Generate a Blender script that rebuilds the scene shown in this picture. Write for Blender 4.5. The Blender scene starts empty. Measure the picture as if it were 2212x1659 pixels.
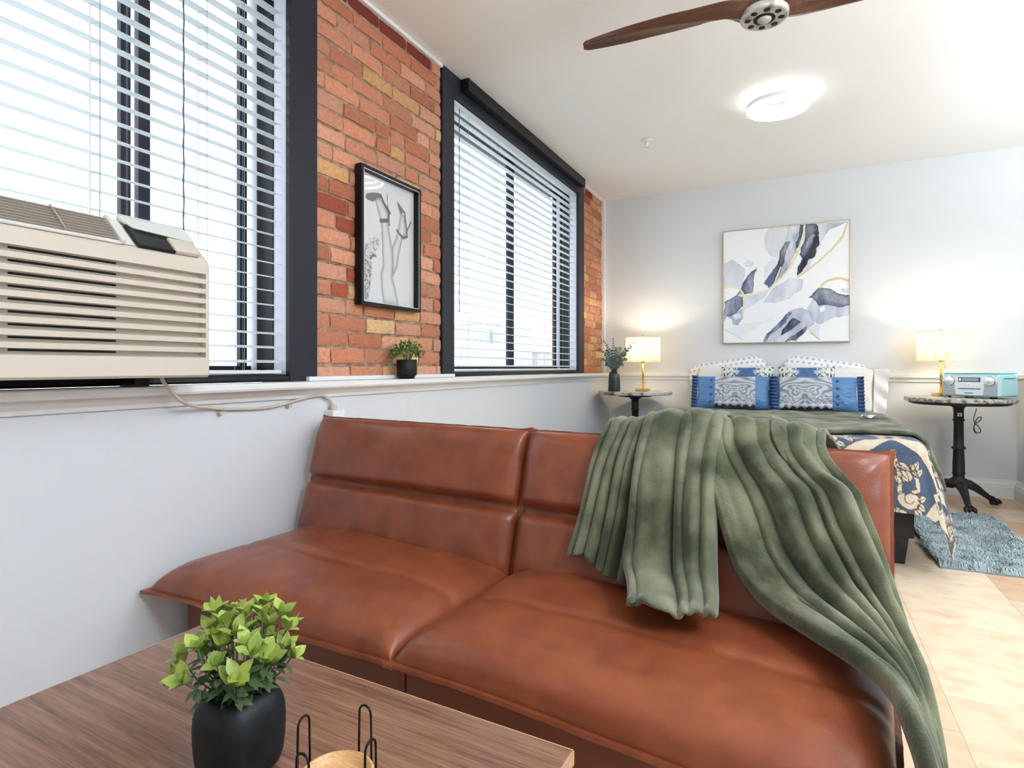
import bpy, math, random
import numpy as np
from mathutils import Vector, Matrix, noise

S = bpy.context.scene
COL = S.collection
rad = math.radians
PI = math.pi

# ------------------------------------------------------------------ camera
cam_d = bpy.data.cameras.new('camera')
cam_d.sensor_width = 36.0
cam_d.lens = 36.0 * 1264 / 2212
cam_d.shift_y = -36.5 / 2212
cam_d.clip_start = 0.02
cam_d.clip_end = 300
cam = bpy.data.objects.new('camera', cam_d)
cam.location = (1.75, 0.0, 0.985)
cam.rotation_euler = (rad(90), 0, math.atan(625 / 1264.0))
COL.objects.link(cam)
S.camera = cam

# ------------------------------------------------------------------ world, exposure
W = bpy.data.worlds.new('sky')
S.world = W
W.use_nodes = True
W.node_tree.nodes['Background'].inputs[0].default_value = (0.86, 0.94, 1.0, 1)
W.node_tree.nodes['Background'].inputs[1].default_value = 2.4
S.view_settings.view_transform = 'Standard'
S.view_settings.look = 'None'
S.view_settings.gamma = 1.0
S.view_settings.use_curve_mapping = False
S.view_settings.exposure = 0.43


def lamp(name, kind, loc, energy, color, size=0.1, parent=None, rot=(0, 0, 0)):
    d = bpy.data.lights.new(name, kind)
    d.energy = energy
    d.color = color
    if kind == 'AREA':
        d.shape = 'DISK'
        d.size = size
    else:
        d.shadow_soft_size = size
    o = bpy.data.objects.new(name, d)
    COL.objects.link(o)
    o.location = loc
    o.rotation_euler = rot
    if parent:
        o.parent = parent
        o.matrix_parent_inverse = Matrix.Translation(-Vector(parent.location))
    return o


# ------------------------------------------------------------------ materials
def _mat(name):
    m = bpy.data.materials.new(name)
    m.use_nodes = True
    nt = m.node_tree
    return m, nt, nt.nodes['Principled BSDF']


def pm(name, col, rough=0.5, metal=0.0, var=None, vscale=6.0, vdetail=4, bump=0.0, bscale=60.0,
       sheen=0.0, coat=0.0, stretch=(1, 1, 1), attr=None, spec=0.5, vlo=0.35, vhi=0.65, bdist=0.01):
    """principled surface; var = second colour mixed in by noise; attr = colour attribute"""
    m, nt, b = _mat(name)
    N, L = nt.nodes, nt.links
    b.inputs['Roughness'].default_value = rough
    b.inputs['Metallic'].default_value = metal
    b.inputs['Specular IOR Level'].default_value = spec
    if sheen:
        b.inputs['Sheen Weight'].default_value = sheen
        b.inputs['Sheen Roughness'].default_value = 0.4
    if coat:
        b.inputs['Coat Weight'].default_value = coat
        b.inputs['Coat Roughness'].default_value = 0.15
    b.inputs['Base Color'].default_value = (*col, 1)
    tc = N.new('ShaderNodeTexCoord')
    mp = N.new('ShaderNodeMapping')
    mp.inputs['Scale'].default_value = stretch
    L.new(tc.outputs['Object'], mp.inputs['Vector'])
    src = None
    if attr:
        a = N.new('ShaderNodeAttribute')
        a.attribute_name = attr
        src = a.outputs['Color']
    if var is not None:
        n = N.new('ShaderNodeTexNoise')
        n.inputs['Scale'].default_value = vscale
        n.inputs['Detail'].default_value = vdetail
        L.new(mp.outputs[0], n.inputs['Vector'])
        r = N.new('ShaderNodeMapRange')
        r.inputs['From Min'].default_value = vlo
        r.inputs['From Max'].default_value = vhi
        L.new(n.outputs['Fac'], r.inputs['Value'])
        mx = N.new('ShaderNodeMix')
        mx.data_type = 'RGBA'
        L.new(r.outputs[0], mx.inputs['Factor'])
        if src is not None:
            mul = mx
            mul.blend_type = 'MULTIPLY'
            L.new(src, mx.inputs['A'])
            mx.inputs['B'].default_value = (*var, 1)
        else:
            mx.inputs['A'].default_value = (*col, 1)
            mx.inputs['B'].default_value = (*var, 1)
        src = mx.outputs['Result']
    if src is not None:
        L.new(src, b.inputs['Base Color'])
    if bump:
        n2 = N.new('ShaderNodeTexNoise')
        n2.inputs['Scale'].default_value = bscale
        n2.inputs['Detail'].default_value = 5
        L.new(mp.outputs[0], n2.inputs['Vector'])
        bp = N.new('ShaderNodeBump')
        bp.inputs['Strength'].default_value = bump
        bp.inputs['Distance'].default_value = bdist
        L.new(n2.outputs['Fac'], bp.inputs['Height'])
        L.new(bp.outputs[0], b.inputs['Normal'])
    return m


def emis(name, col, strength, base=(0.9, 0.9, 0.9)):
    m, nt, b = _mat(name)
    b.inputs['Base Color'].default_value = (*base, 1)
    b.inputs['Emission Color'].default_value = (*col, 1)
    b.inputs['Emission Strength'].default_value = strength
    return m


def glassy(name, tint=(1, 1, 1), fac=0.03):
    """thin pane: mostly clear, faint fresnel reflection"""
    m = bpy.data.materials.new(name)
    m.use_nodes = True
    nt = m.node_tree
    N, L = nt.nodes, nt.links
    N.remove(N['Principled BSDF'])
    out = N['Material Output']
    t = N.new('ShaderNodeBsdfTransparent')
    t.inputs[0].default_value = (*tint, 1)
    g = N.new('ShaderNodeBsdfGlossy')
    g.inputs['Roughness'].default_value = 0.01
    lw = N.new('ShaderNodeLayerWeight')
    lw.inputs['Blend'].default_value = 0.5
    p5 = N.new('ShaderNodeMath')
    p5.operation = 'POWER'
    p5.inputs[1].default_value = 4.0
    L.new(lw.outputs['Facing'], p5.inputs[0])
    fr = N.new('ShaderNodeMath')
    fr.operation = 'MULTIPLY_ADD'
    fr.inputs[1].default_value = 0.55
    fr.inputs[2].default_value = fac
    L.new(p5.outputs[0], fr.inputs[0])
    mx = N.new('ShaderNodeMixShader')
    L.new(fr.outputs[0], mx.inputs[0])
    L.new(t.outputs[0], mx.inputs[1])
    L.new(g.outputs[0], mx.inputs[2])
    L.new(mx.outputs[0], out.inputs['Surface'])
    return m


def translucent(name, col, tcol, fac, weave=False):
    m = bpy.data.materials.new(name)
    m.use_nodes = True
    nt = m.node_tree
    N, L = nt.nodes, nt.links
    b = N['Principled BSDF']
    b.inputs['Base Color'].default_value = (*col, 1)
    b.inputs['Roughness'].default_value = 0.5
    t = N.new('ShaderNodeBsdfTranslucent')
    t.inputs[0].default_value = (*tcol, 1)
    mx = N.new('ShaderNodeMixShader')
    mx.inputs[0].default_value = fac
    L.new(b.outputs[0], mx.inputs[1])
    L.new(t.outputs[0], mx.inputs[2])
    L.new(mx.outputs[0], N['Material Output'].inputs['Surface'])
    if weave:
        tc = N.new('ShaderNodeTexCoord')
        acc = []
        for sc in ((6, 6, 190), (150, 150, 7)):
            mp = N.new('ShaderNodeMapping')
            mp.inputs['Scale'].default_value = sc
            L.new(tc.outputs['Object'], mp.inputs['Vector'])
            n = N.new('ShaderNodeTexNoise')
            n.inputs['Scale'].default_value = 1.0
            n.inputs['Detail'].default_value = 2
            L.new(mp.outputs[0], n.inputs['Vector'])
            acc.append(n)
        mn = N.new('ShaderNodeMath')
        mn.operation = 'MINIMUM'
        L.new(acc[0].outputs['Fac'], mn.inputs[0])
        L.new(acc[1].outputs['Fac'], mn.inputs[1])
        r = N.new('ShaderNodeMapRange')
        r.inputs['From Min'].default_value = 0.3
        r.inputs['From Max'].default_value = 0.5
        L.new(mn.outputs[0], r.inputs['Value'])
        mc = N.new('ShaderNodeMix')
        mc.data_type = 'RGBA'
        mc.inputs['A'].default_value = (tcol[0] * .72, tcol[1] * .62, tcol[2] * .4, 1)
        mc.inputs['B'].default_value = (*tcol, 1)
        L.new(r.outputs[0], mc.inputs['Factor'])
        L.new(mc.outputs['Result'], t.inputs[0])
        L.new(mc.outputs['Result'], b.inputs['Base Color'])
    return m


def wood(name, c1, c2, c3, axis='X', scale=1.0, rough=0.35, coat=0.0):
    m, nt, b = _mat(name)
    N, L = nt.nodes, nt.links
    b.inputs['Roughness'].default_value = rough
    b.inputs['Coat Weight'].default_value = coat
    b.inputs['Coat Roughness'].default_value = 0.2
    tc = N.new('ShaderNodeTexCoord')
    mp = N.new('ShaderNodeMapping')
    mp.inputs['Scale'].default_value = (0.8, 18, 18) if axis == 'X' else (14, 0.9, 14)
    L.new(tc.outputs['Object'], mp.inputs['Vector'])
    n = N.new('ShaderNodeTexNoise')
    n.inputs['Scale'].default_value = 2.2 * scale
    n.inputs['Detail'].default_value = 6
    n.inputs['Distortion'].default_value = 0.6
    L.new(mp.outputs[0], n.inputs['Vector'])
    n2 = N.new('ShaderNodeTexNoise')
    n2.inputs['Scale'].default_value = 11 * scale
    n2.inputs['Detail'].default_value = 4
    L.new(mp.outputs[0], n2.inputs['Vector'])
    r = N.new('ShaderNodeValToRGB')
    r.color_ramp.elements[0].position = 0.32
    r.color_ramp.elements[0].color = (*c1, 1)
    r.color_ramp.elements[1].position = 0.68
    r.color_ramp.elements[1].color = (*c3, 1)
    e = r.color_ramp.elements.new(0.5)
    e.color = (*c2, 1)
    ad = N.new('ShaderNodeMath')
    ad.operation = 'MULTIPLY_ADD'
    ad.inputs[1].default_value = 0.45
    L.new(n2.outputs['Fac'], ad.inputs[0])
    ml = N.new('ShaderNodeMath')
    ml.operation = 'MULTIPLY'
    ml.inputs[1].default_value = 0.55
    L.new(n.outputs['Fac'], ml.inputs[0])
    L.new(ml.outputs[0], ad.inputs[2])
    L.new(ad.outputs[0], r.inputs[0])
    L.new(r.outputs[0], b.inputs['Base Color'])
    bp = N.new('ShaderNodeBump')
    bp.inputs['Strength'].default_value = 0.08
    bp.inputs['Distance'].default_value = 0.003
    L.new(n2.outputs['Fac'], bp.inputs['Height'])
    L.new(bp.outputs[0], b.inputs['Normal'])
    return m


M = {}
M['wall'] = pm('wall_paint', (0.73, 0.755, 0.78), 0.6, bump=0.10, bscale=45, spec=0.3)
M['wall_white'] = pm('wainscot_paint', (0.69, 0.705, 0.735), 0.55, bump=0.10, bscale=40, spec=0.3)
M['ceiling'] = pm('ceiling_paint', (0.90, 0.90, 0.895), 0.7, bump=0.12, bscale=30, spec=0.2)
M['trim'] = pm('white_gloss_paint', (0.83, 0.83, 0.82), 0.35)
M['navy'] = pm('dark_frame_paint', (0.014, 0.0155, 0.026), 0.45, bump=0.05, bscale=150, spec=0.35)
M['black'] = pm('black_frame', (0.004, 0.004, 0.006), 0.4, spec=0.3)
M['reveal'] = pm('lavender_reveal', (0.66, 0.66, 0.76), 0.5)
M['slat'] = translucent('blind_slat', (0.74, 0.80, 0.82), (0.70, 0.80, 0.83), 0.20)
M['cord'] = pm('blind_cord', (0.30, 0.38, 0.44), 0.7)
M['wand'] = pm('blind_wand', (0.10, 0.15, 0.19), 0.3)
M['mortar'] = pm('mortar', (0.26, 0.15, 0.09), 0.95, var=(0.48, 0.33, 0.23), vscale=25, bump=0.6, bscale=120)
M['glass'] = glassy('window_glass')
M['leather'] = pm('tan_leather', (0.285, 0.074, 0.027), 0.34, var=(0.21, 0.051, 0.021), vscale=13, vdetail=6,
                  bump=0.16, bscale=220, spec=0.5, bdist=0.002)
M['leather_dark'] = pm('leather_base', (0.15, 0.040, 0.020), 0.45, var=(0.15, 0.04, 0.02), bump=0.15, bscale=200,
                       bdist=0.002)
M['green'] = pm('sage_plush', (0.225, 0.230, 0.145), 0.95, var=(0.070, 0.080, 0.046), vscale=7.5, vdetail=9, bump=0.5,
                bscale=190, sheen=0.35, spec=0.1, vlo=0.36, vhi=0.60, bdist=0.004)
M['iron'] = pm('black_iron', (0.012, 0.012, 0.014), 0.5, bump=0.4, bscale=60, bdist=0.003)
M['granite'] = pm('speckled_granite', (0.50, 0.47, 0.41), 0.3, var=(0.13, 0.12, 0.10), vscale=38, vdetail=8, vlo=0.46,
                  vhi=0.6)
M['granite_dark'] = pm('marbled_stone', (0.55, 0.52, 0.47), 0.3, var=(0.10, 0.10, 0.10), vscale=14, vdetail=8, vlo=0.45,
                       vhi=0.62)
M['brass'] = pm('brass', (0.78, 0.50, 0.16), 0.22, metal=1.0)
M['shade'] = translucent('linen_shade', (0.9, 0.86, 0.74), (1.0, 0.95, 0.80), 0.5, weave=True)
M['ceramic'] = pm('black_ceramic', (0.014, 0.016, 0.02), 0.28, coat=0.3)
M['matte_black'] = pm('matte_black_clay', (0.004, 0.006, 0.007), 0.5, spec=0.3, var=(0.009, 0.013, 0.016), vscale=20, bump=0.2,
                      bscale=40, bdist=0.004)
M['ac'] = pm('cream_plastic', (0.66, 0.585, 0.49), 0.45)
M['ac_top'] = pm('pale_plastic', (0.76, 0.74, 0.70), 0.4)
M['ac_dark'] = pm('louvre_gap', (0.16, 0.12, 0.09), 0.7)
M['ac_panel'] = pm('control_window', (0.02, 0.025, 0.02), 0.15)
M['fan_wood'] = wood('walnut_blade', (0.055, 0.020, 0.012), (0.105, 0.042, 0.025), (0.16, 0.075, 0.05), 'X', 1.2, 0.4)
M['fan_metal'] = pm('distressed_metal', (0.60, 0.59, 0.55), 0.45, metal=0.4, var=(0.20, 0.15, 0.10), vscale=22, vdetail=8,
                    vlo=0.52, vhi=0.72)
M['table_wood'] = wood('walnut_table', (0.105, 0.042, 0.022), (0.24, 0.112, 0.064), (0.34, 0.175, 0.11), 'X', 1.5, 0.27, 0.25)
M['edge_wood'] = wood('table_edge', (0.42, 0.24, 0.13), (0.52, 0.32, 0.18), (0.60, 0.38, 0.22), 'X', 1.0, 0.5)
M['acacia'] = wood('acacia_disc', (0.50, 0.25, 0.09), (0.66, 0.38, 0.16), (0.78, 0.52, 0.27), 'X', 2.0, 0.4)
M['leaf'] = pm('bright_leaf', (0.42, 0.50, 0.10), 0.45, var=(0.22, 0.32, 0.05), vscale=28, vdetail=3)
M['leaf_dark'] = pm('deep_leaf', (0.045, 0.10, 0.035), 0.5, var=(0.09, 0.13, 0.05), vscale=20)
M['leaf_small'] = pm('box_leaf', (0.10, 0.26, 0.035), 0.5, var=(0.04, 0.12, 0.015), vscale=45)
M['euca'] = pm('eucalyptus_leaf', (0.045, 0.095, 0.062), 0.5, var=(0.15, 0.22, 0.18), vscale=18)
M['twig'] = pm('twig', (0.16, 0.10, 0.06), 0.8)
M['soil'] = pm('soil', (0.03, 0.022, 0.016), 1.0, bump=0.8, bscale=80)
M['wire'] = pm('black_wire', (0.010, 0.008, 0.009), 0.25, metal=0.6)
M['cable'] = pm('cream_cable', (0.60, 0.52, 0.42), 0.5)
M['black_cable'] = pm('black_cable', (0.01, 0.01, 0.012), 0.45)
M['attr_cloth'] = pm('woven_pattern', (1, 1, 1), 0.75, attr='Col', bump=0.15, bscale=260, sheen=0.2, bdist=0.002)
M['attr_satin'] = pm('satin_pattern', (1, 1, 1), 0.42, attr='Col', bump=0.10, bscale=90, sheen=0.1, bdist=0.002)
M['attr_paper'] = pm('printed_paper', (1, 1, 1), 0.6, attr='Col')
M['attr_canvas'] = pm('painted_canvas', (1, 1, 1), 0.7, attr='Col', bump=0.05, bscale=400)
M['attr_brick'] = pm('fired_brick', (1, 1, 1), 0.85, attr='Col', var=(0.84, 0.80, 0.75), vscale=55, vdetail=6, vlo=0.42,
                     vhi=0.72, bump=0.5, bscale=110, bdist=0.004)
M['attr_tile'] = pm('travertine', (1, 1, 1), 0.33, attr='Col', var=(0.86, 0.72, 0.60), vscale=9, vdetail=9, vlo=0.48,
                    vhi=0.75, bump=0.05, bscale=40, stretch=(1, 1.5, 1))
M['grout'] = pm('grout', (0.66, 0.55, 0.43), 0.9)
M['mint'] = pm('mint_plastic', (0.40, 0.70, 0.72), 0.3)
M['chrome'] = pm('silver_face', (0.80, 0.84, 0.86), 0.25, metal=0.55)
M['grille'] = pm('dark_teal_grille', (0.02, 0.09, 0.12), 0.5)
M['white'] = pm('white_plastic', (0.82, 0.82, 0.80), 0.4)
M['lcd'] = pm('display_window', (0.30, 0.36, 0.46), 0.2)
M['gold_frame'] = pm('champagne_frame', (0.50, 0.40, 0.24), 0.35, metal=0.7)
M['dark_wood'] = pm('black_wood', (0.010, 0.010, 0.012), 0.55)
M['white_cloth'] = pm('white_sheet', (0.80, 0.79, 0.79), 0.8, bump=0.2, bscale=60)
M['rug'] = pm('blue_grey_shag', (0.32, 0.40, 0.42), 0.9, var=(0.50, 0.57, 0.58), vscale=9, vdetail=3, sheen=0.3)
M['rug_back'] = pm('rug_backing', (0.25, 0.31, 0.33), 0.95)
M['ring_white'] = pm('ring_housing', (0.75, 0.76, 0.76), 0.4)
M['ring_glow'] = emis('led_strip', (1.0, 0.98, 0.93), 5.0)
M['panel_glow'] = emis('lamp_diffuser', (1.0, 0.97, 0.92), 6.0)  # glow inside the added uplighters
M['facade'] = pm('pale_facade', (0.62, 0.64, 0.64), 0.9)
M['facade_warm'] = pm('warm_facade', (0.62, 0.59, 0.57), 0.9)
M['facade_glass'] = pm('facade_window', (0.40, 0.46, 0.50), 0.6)


# ------------------------------------------------------------------ mesh helpers
class MB:
    def __init__(s):
        s.v = []
        s.f = []

    def add(s, v, f):
        o = len(s.v)
        s.v += [tuple(p) for p in v]
        s.f += [tuple(i + o for i in q) for q in f]
        return s

    def box(s, x0, y0, z0, x1, y1, z1):
        v = [(x0, y0, z0), (x1, y0, z0), (x1, y1, z0), (x0, y1, z0), (x0, y0, z1), (x1, y0, z1), (x1, y1, z1), (x0, y1, z1)]
        return s.add(v, [(0, 3, 2, 1), (4, 5, 6, 7), (0, 1, 5, 4), (1, 2, 6, 5), (2, 3, 7, 6), (3, 0, 4, 7)])

    def hexa(s, v):
        return s.add(v, [(0, 3, 2, 1), (4, 5, 6, 7), (0, 1, 5, 4), (1, 2, 6, 5), (2, 3, 7, 6), (3, 0, 4, 7)])

    def lathe(s, prof, c=(0, 0, 0), n=32, sx=1.0, sy=1.0, sq=None):
        """prof = [(r,z)...] bottom to top"""
        o = len(s.v)
        m = len(prof)
        for r, z in prof:
            for k in range(n):
                a = 2 * PI * k / n
                ca, sa = math.cos(a), math.sin(a)
                q = 1.0
                if sq:
                    q = (abs(ca) ** sq + abs(sa) ** sq) ** (-1.0 / sq)
                s.v.append((c[0] + r * ca * q * sx, c[1] + r * sa * q * sy, c[2] + z))
        for i in range(m - 1):
            for k in range(n):
                k2 = (k + 1) % n
                s.f.append((o + i * n + k, o + i * n + k2, o + (i + 1) * n + k2, o + (i + 1) * n + k))
        if prof[0][0] > 1e-6:
            s.f.append(tuple(o + k for k in reversed(range(n))))
        if prof[-1][0] > 1e-6:
            s.f.append(tuple(o + (m - 1) * n + k for k in range(n)))
        return s

    def tube(s, path, r, n=8, closed=False):
        P = [Vector(p) for p in path]
        o = len(s.v)
        m = len(P)
        up = Vector((0, 0, 1))
        prev = None
        for i in range(m):
            if closed:
                t = P[(i + 1) % m] - P[i - 1]
            else:
                t = P[min(i + 1, m - 1)] - P[max(i - 1, 0)]
            t.normalize()
            if prev is None:
                a = up if abs(t.dot(up)) < 0.9 else Vector((1, 0, 0))
                u = t.cross(a).normalized()
            else:
                u = (prev - t * prev.dot(t))
                u = u.normalized() if u.length > 1e-6 else t.cross(up).normalized()
            prev = u
            w = t.cross(u)
            rr = r[i] if isinstance(r, (list, tuple)) else r
            for k in range(n):
                an = 2 * PI * k / n
                s.v.append(tuple(P[i] + u * math.cos(an) * rr + w * math.sin(an) * rr))
        for i in range(m if closed else m - 1):
            j = (i + 1) % m
            for k in range(n):
                k2 = (k + 1) % n
                s.f.append((o + i * n + k, o + i * n + k2, o + j * n + k2, o + j * n + k))
        if not closed:
            s.f.append(tuple(o + k for k in reversed(range(n))))
            s.f.append(tuple(o + (m - 1) * n + k for k in range(n)))
        return s

    def grid(s, nu, nv, fn):
        """open sheet, fn(u,v) -> point, u,v in 0..1"""
        o = len(s.v)
        for j in range(nv):
            for i in range(nu):
                s.v.append(tuple(fn(i / (nu - 1), j / (nv - 1))))
        for j in range(nv - 1):
            for i in range(nu - 1):
                a = o + j * nu + i
                s.f.append((a, a + 1, a + nu + 1, a + nu))
        return s

    def prism(s, poly, axis, a, b):
        """extrude 2-D outline along axis ('x','y','z') from a to b"""
        def P(p, q):
            return {'x': (q, p[0], p[1]), 'y': (p[0], q, p[1]), 'z': (p[0], p[1], q)}[axis]
        n = len(poly)
        v = [P(p, a) for p in poly] + [P(p, b) for p in poly]
        f = [tuple(range(n)), tuple(reversed(range(n, 2 * n)))]
        for i in range(n):
            j = (i + 1) % n
            f.append((i, i + n, j + n, j))
        return s.add(v, f)


def obj(name, mb, mat, parent=None, smooth=False, bevel=0.0, sub=0, solid=0.0, local=False, label=None, seg=2, fix=True):
    me = bpy.data.meshes.new(name)
    me.from_pydata(mb.v, [], mb.f)
    me.update()
    if fix:
        import bmesh
        bm = bmesh.new()
        bm.from_mesh(me)
        bmesh.ops.recalc_face_normals(bm, faces=bm.faces)
        bm.to_mesh(me)
        bm.free()
    if smooth:
        me.polygons.foreach_set('use_smooth', [True] * len(me.polygons))
    me.materials.append(mat)
    o = bpy.data.objects.new(name, me)
    COL.objects.link(o)
    if bevel:
        b = o.modifiers.new('edge', 'BEVEL')
        b.width = bevel
        b.segments = seg
        b.limit_method = 'ANGLE'
        b.angle_limit = rad(40)
    if solid:
        q = o.modifiers.new('thickness', 'SOLIDIFY')
        q.thickness = solid
        q.offset = 0
    if sub:
        q = o.modifiers.new('smooth', 'SUBSURF')
        q.levels = q.render_levels = sub
    if parent:
        o.parent = parent
        if not local:
            top = parent
            loc = Vector((0, 0, 0))
            while top is not None:
                loc += Vector(top.location)
                top = top.parent
            if parent.parent is None:
                o.matrix_parent_inverse = Matrix.Translation(-Vector(parent.location))
    if label:
        o['label'] = label
    return o


def colour(o, rgb):
    """rgb: (nverts,3) linear colour per vertex, real pigment of the thing"""
    me = o.data
    a = me.color_attributes.new('Col', 'FLOAT_COLOR', 'POINT')
    buf = np.ones((len(me.vertices), 4), dtype=np.float32)
    buf[:, :3] = rgb
    a.data.foreach_set('color', buf.ravel())


def thing(name, label, cat, loc=(0, 0, 0), rotz=0.0, group=None):
    o = bpy.data.objects.new(name, None)
    o.empty_display_size = 0.05
    COL.objects.link(o)
    o.location = loc
    o.rotation_euler = (0, 0, rotz)
    o['label'] = label
    o['category'] = cat
    if group:
        o['group'] = group
    return o


def struct(name, mb, mat, label=None, **k):
    o = obj(name, mb, mat, **k)
    o['kind'] = 'structure'
    o['category'] = name.split('_')[0]
    o['label'] = label or name
    return o


def nz(x, y, z=0.0):
    return noise.noise(Vector((x, y, z)))


def sr(c):
    """sRGB 0..255 -> linear"""
    return tuple(((v / 255.0) / 12.92 if v <= 10 else ((v / 255.0 + 0.055) / 1.055) ** 2.4) for v in c)


# ---- numpy rasterising of printed / woven patterns
def inpoly(X, Y, poly):
    r = np.zeros(X.shape, bool)
    n = len(poly)
    j = n - 1
    for i in range(n):
        xi, yi = poly[i]
        xj, yj = poly[j]
        c = ((yi > Y) != (yj > Y)) & (X < (xj - xi) * (Y - yi) / (yj - yi + 1e-12) + xi)
        r ^= c
        j = i
    return r


def dline(X, Y, pts):
    d = np.full(X.shape, 1e9)
    for (x0, y0), (x1, y1) in zip(pts[:-1], pts[1:]):
        dx, dy = x1 - x0, y1 - y0
        t = np.clip(((X - x0) * dx + (Y - y0) * dy) / (dx * dx + dy * dy + 1e-12), 0, 1)
        d = np.minimum(d, np.hypot(X - x0 - t * dx, Y - y0 - t * dy))
    return d


_rs = np.random.RandomState(5)


def vnoise(X, Y, seed=0, octaves=3):
    """smooth value noise 0..1"""
    out = np.zeros(X.shape)
    amp, tot = 1.0, 0.0
    for o in range(octaves):
        rs = np.random.RandomState(seed * 31 + o)
        T = rs.rand(64, 64)
        x, y = X * 2 ** o, Y * 2 ** o
        xi, yi = np.floor(x).astype(int), np.floor(y).astype(int)
        fx, fy = x - xi, y - yi
        fx, fy = fx * fx * (3 - 2 * fx), fy * fy * (3 - 2 * fy)
        g = lambda a, b: T[(yi + b) % 64, (xi + a) % 64]
        out += amp * ((g(0, 0) * (1 - fx) + g(1, 0) * fx) * (1 - fy) + (g(0, 1) * (1 - fx) + g(1, 1) * fx) * fy)
        tot += amp
        amp *= 0.5
    return out / tot


def spiral(cx, cy, r0, a0, turns, d=1, n=26, shrink=0.12):
    return [(cx + r0 * (1 - (1 - shrink) * t) * math.cos(a0 + d * 2 * PI * turns * t),
             cy + r0 * (1 - (1 - shrink) * t) * math.sin(a0 + d * 2 * PI * turns * t)) for t in [k / n for k in range(n + 1)]]


def leafpoly(cx, cy, ln, wd, ang, n=10):
    p = []
    for k in range(n + 1):
        t = k / n
        p.append((t * ln, wd * math.sin(PI * t ** 0.8)))
    for k in range(n - 1, 0, -1):
        t = k / n
        p.append((t * ln, -wd * math.sin(PI * t ** 0.8)))
    c, s = math.cos(ang), math.sin(ang)
    return [(cx + x * c - y * s, cy + x * s + y * c) for x, y in p]

# ------------------------------------------------------------------ room shell
H = 2.625
YB = 5.58      # back wall
WX = 0.06      # face of the lower wall under the windows


def brick_panel(y0, y1, z0, z1, seed, name, label):
    R = random.Random(seed)
    mb = MB()
    cols = []
    pal = [(204, 138, 108), (210, 148, 118), (196, 127, 96), (214, 156, 128), (206, 142, 110), (188, 118, 88)]
    pitch, ln, gap = 0.0705, 0.212, 0.011
    z = z0
    row = 0
    while z < z1 - 0.01:
        off = (0.5 * ln if row % 2 else 0.0) + R.uniform(-0.03, 0.03)
        y = y0 - off - R.uniform(0, 0.03)
        while y < y1:
            L = ln * R.choice([1, 1, 1, 1, 0.96, 1.05, 0.52]) - gap
            a, b = max(y, y0), min(y + L, y1)
            if b - a > 0.02:
                r = R.random()
                c = R.choice(pal)
                if r < 0.11:
                    c = R.choice([(214, 170, 118), (220, 184, 132), (208, 160, 110)])
                elif r < 0.145:
                    c = R.choice([(158, 78, 58), (172, 86, 62)])
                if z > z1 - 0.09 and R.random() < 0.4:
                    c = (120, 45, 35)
                k = R.uniform(0.92, 1.06)
                c = sr([min(255, q * k) for q in c])
                za, zb = z + R.uniform(0, 0.003), min(z + pitch - gap + R.uniform(-0.003, 0.003), z1)
                if zb - za < 0.015:
                    y += L + gap
                    continue
                dep = R.uniform(-0.003, 0.003)
                nu, nv = 9, 5
                o = len(mb.v)
                tl, tr = R.uniform(-0.002, 0.002), R.uniform(-0.002, 0.002)
                for j in range(nv):
                    for i in range(nu):
                        u, v = i / (nu - 1), j / (nv - 1)
                        yy = a + (b - a) * u
                        zz = za + (zb - za) * v + (tl * (1 - u) + tr * u)
                        e = min(min(u, 1 - u) * (b - a), min(v, 1 - v) * (zb - za))
                        x = dep + 0.0045 * nz(yy * 45, zz * 45, seed) + 0.0025 * nz(yy * 140, zz * 140, seed)
                        if i in (0, nu - 1):
                            yy += 0.0035 * nz(yy * 60, zz * 60, 3) * (1 if b - a > 0.05 else 0)
                            x -= 0.004
                        if j in (0, nv - 1):
                            zz += 0.0028 * nz(yy * 50, zz * 20, 9)
                            x -= 0.004
                        mb.v.append((x, min(max(yy, y0), y1), zz))
                        cols.append(c)
                for j in range(nv - 1):
                    for i in range(nu - 1):
                        q = o + j * nu + i
                        mb.f.append((q, q + 1, q + nu + 1, q + nu))
                ring = [o + i for i in range(nu)] + [o + j * nu + nu - 1 for j in range(1, nv)] + \
                       [o + (nv - 1) * nu + i for i in range(nu - 2, -1, -1)] + [o + j * nu for j in range(nv - 2, 0, -1)]
                bo = len(mb.v)
                for q in ring:
                    p = mb.v[q]
                    mb.v.append((-0.02, p[1], p[2]))
                    cols.append(c)
                for i in range(len(ring)):
                    j = (i + 1) % len(ring)
                    mb.f.append((ring[j], ring[i], bo + i, bo + j))
            y += L + gap
        z += pitch
        row += 1
    w = MB().box(-0.30, y0, z0 - 0.05, -0.009, y1, z1)
    wall = struct(name, w, M['mortar'], label)
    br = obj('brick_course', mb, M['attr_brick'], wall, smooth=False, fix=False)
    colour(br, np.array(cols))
    return wall


Y1a, Y1b = -0.42, 1.617      # first window opening (clear)
Y2a, Y2b = 2.79, 4.83        # second window opening
T1, T2 = 0.14, 0.12          # widths of the face boards
brick_panel(Y1b + T1, Y2a - T2, 0.93, H, 3, 'wall_left', 'orange brick pier between the two black framed windows')
brick_panel(Y2b + 0.14, YB - 0.02, 0.93, H, 8, 'wall_left', 'narrow orange brick pier beside the far corner')
brick_panel(-3.0, Y1a - T1, 0.93, H, 5, 'wall_left', 'brick wall behind the camera')

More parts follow.
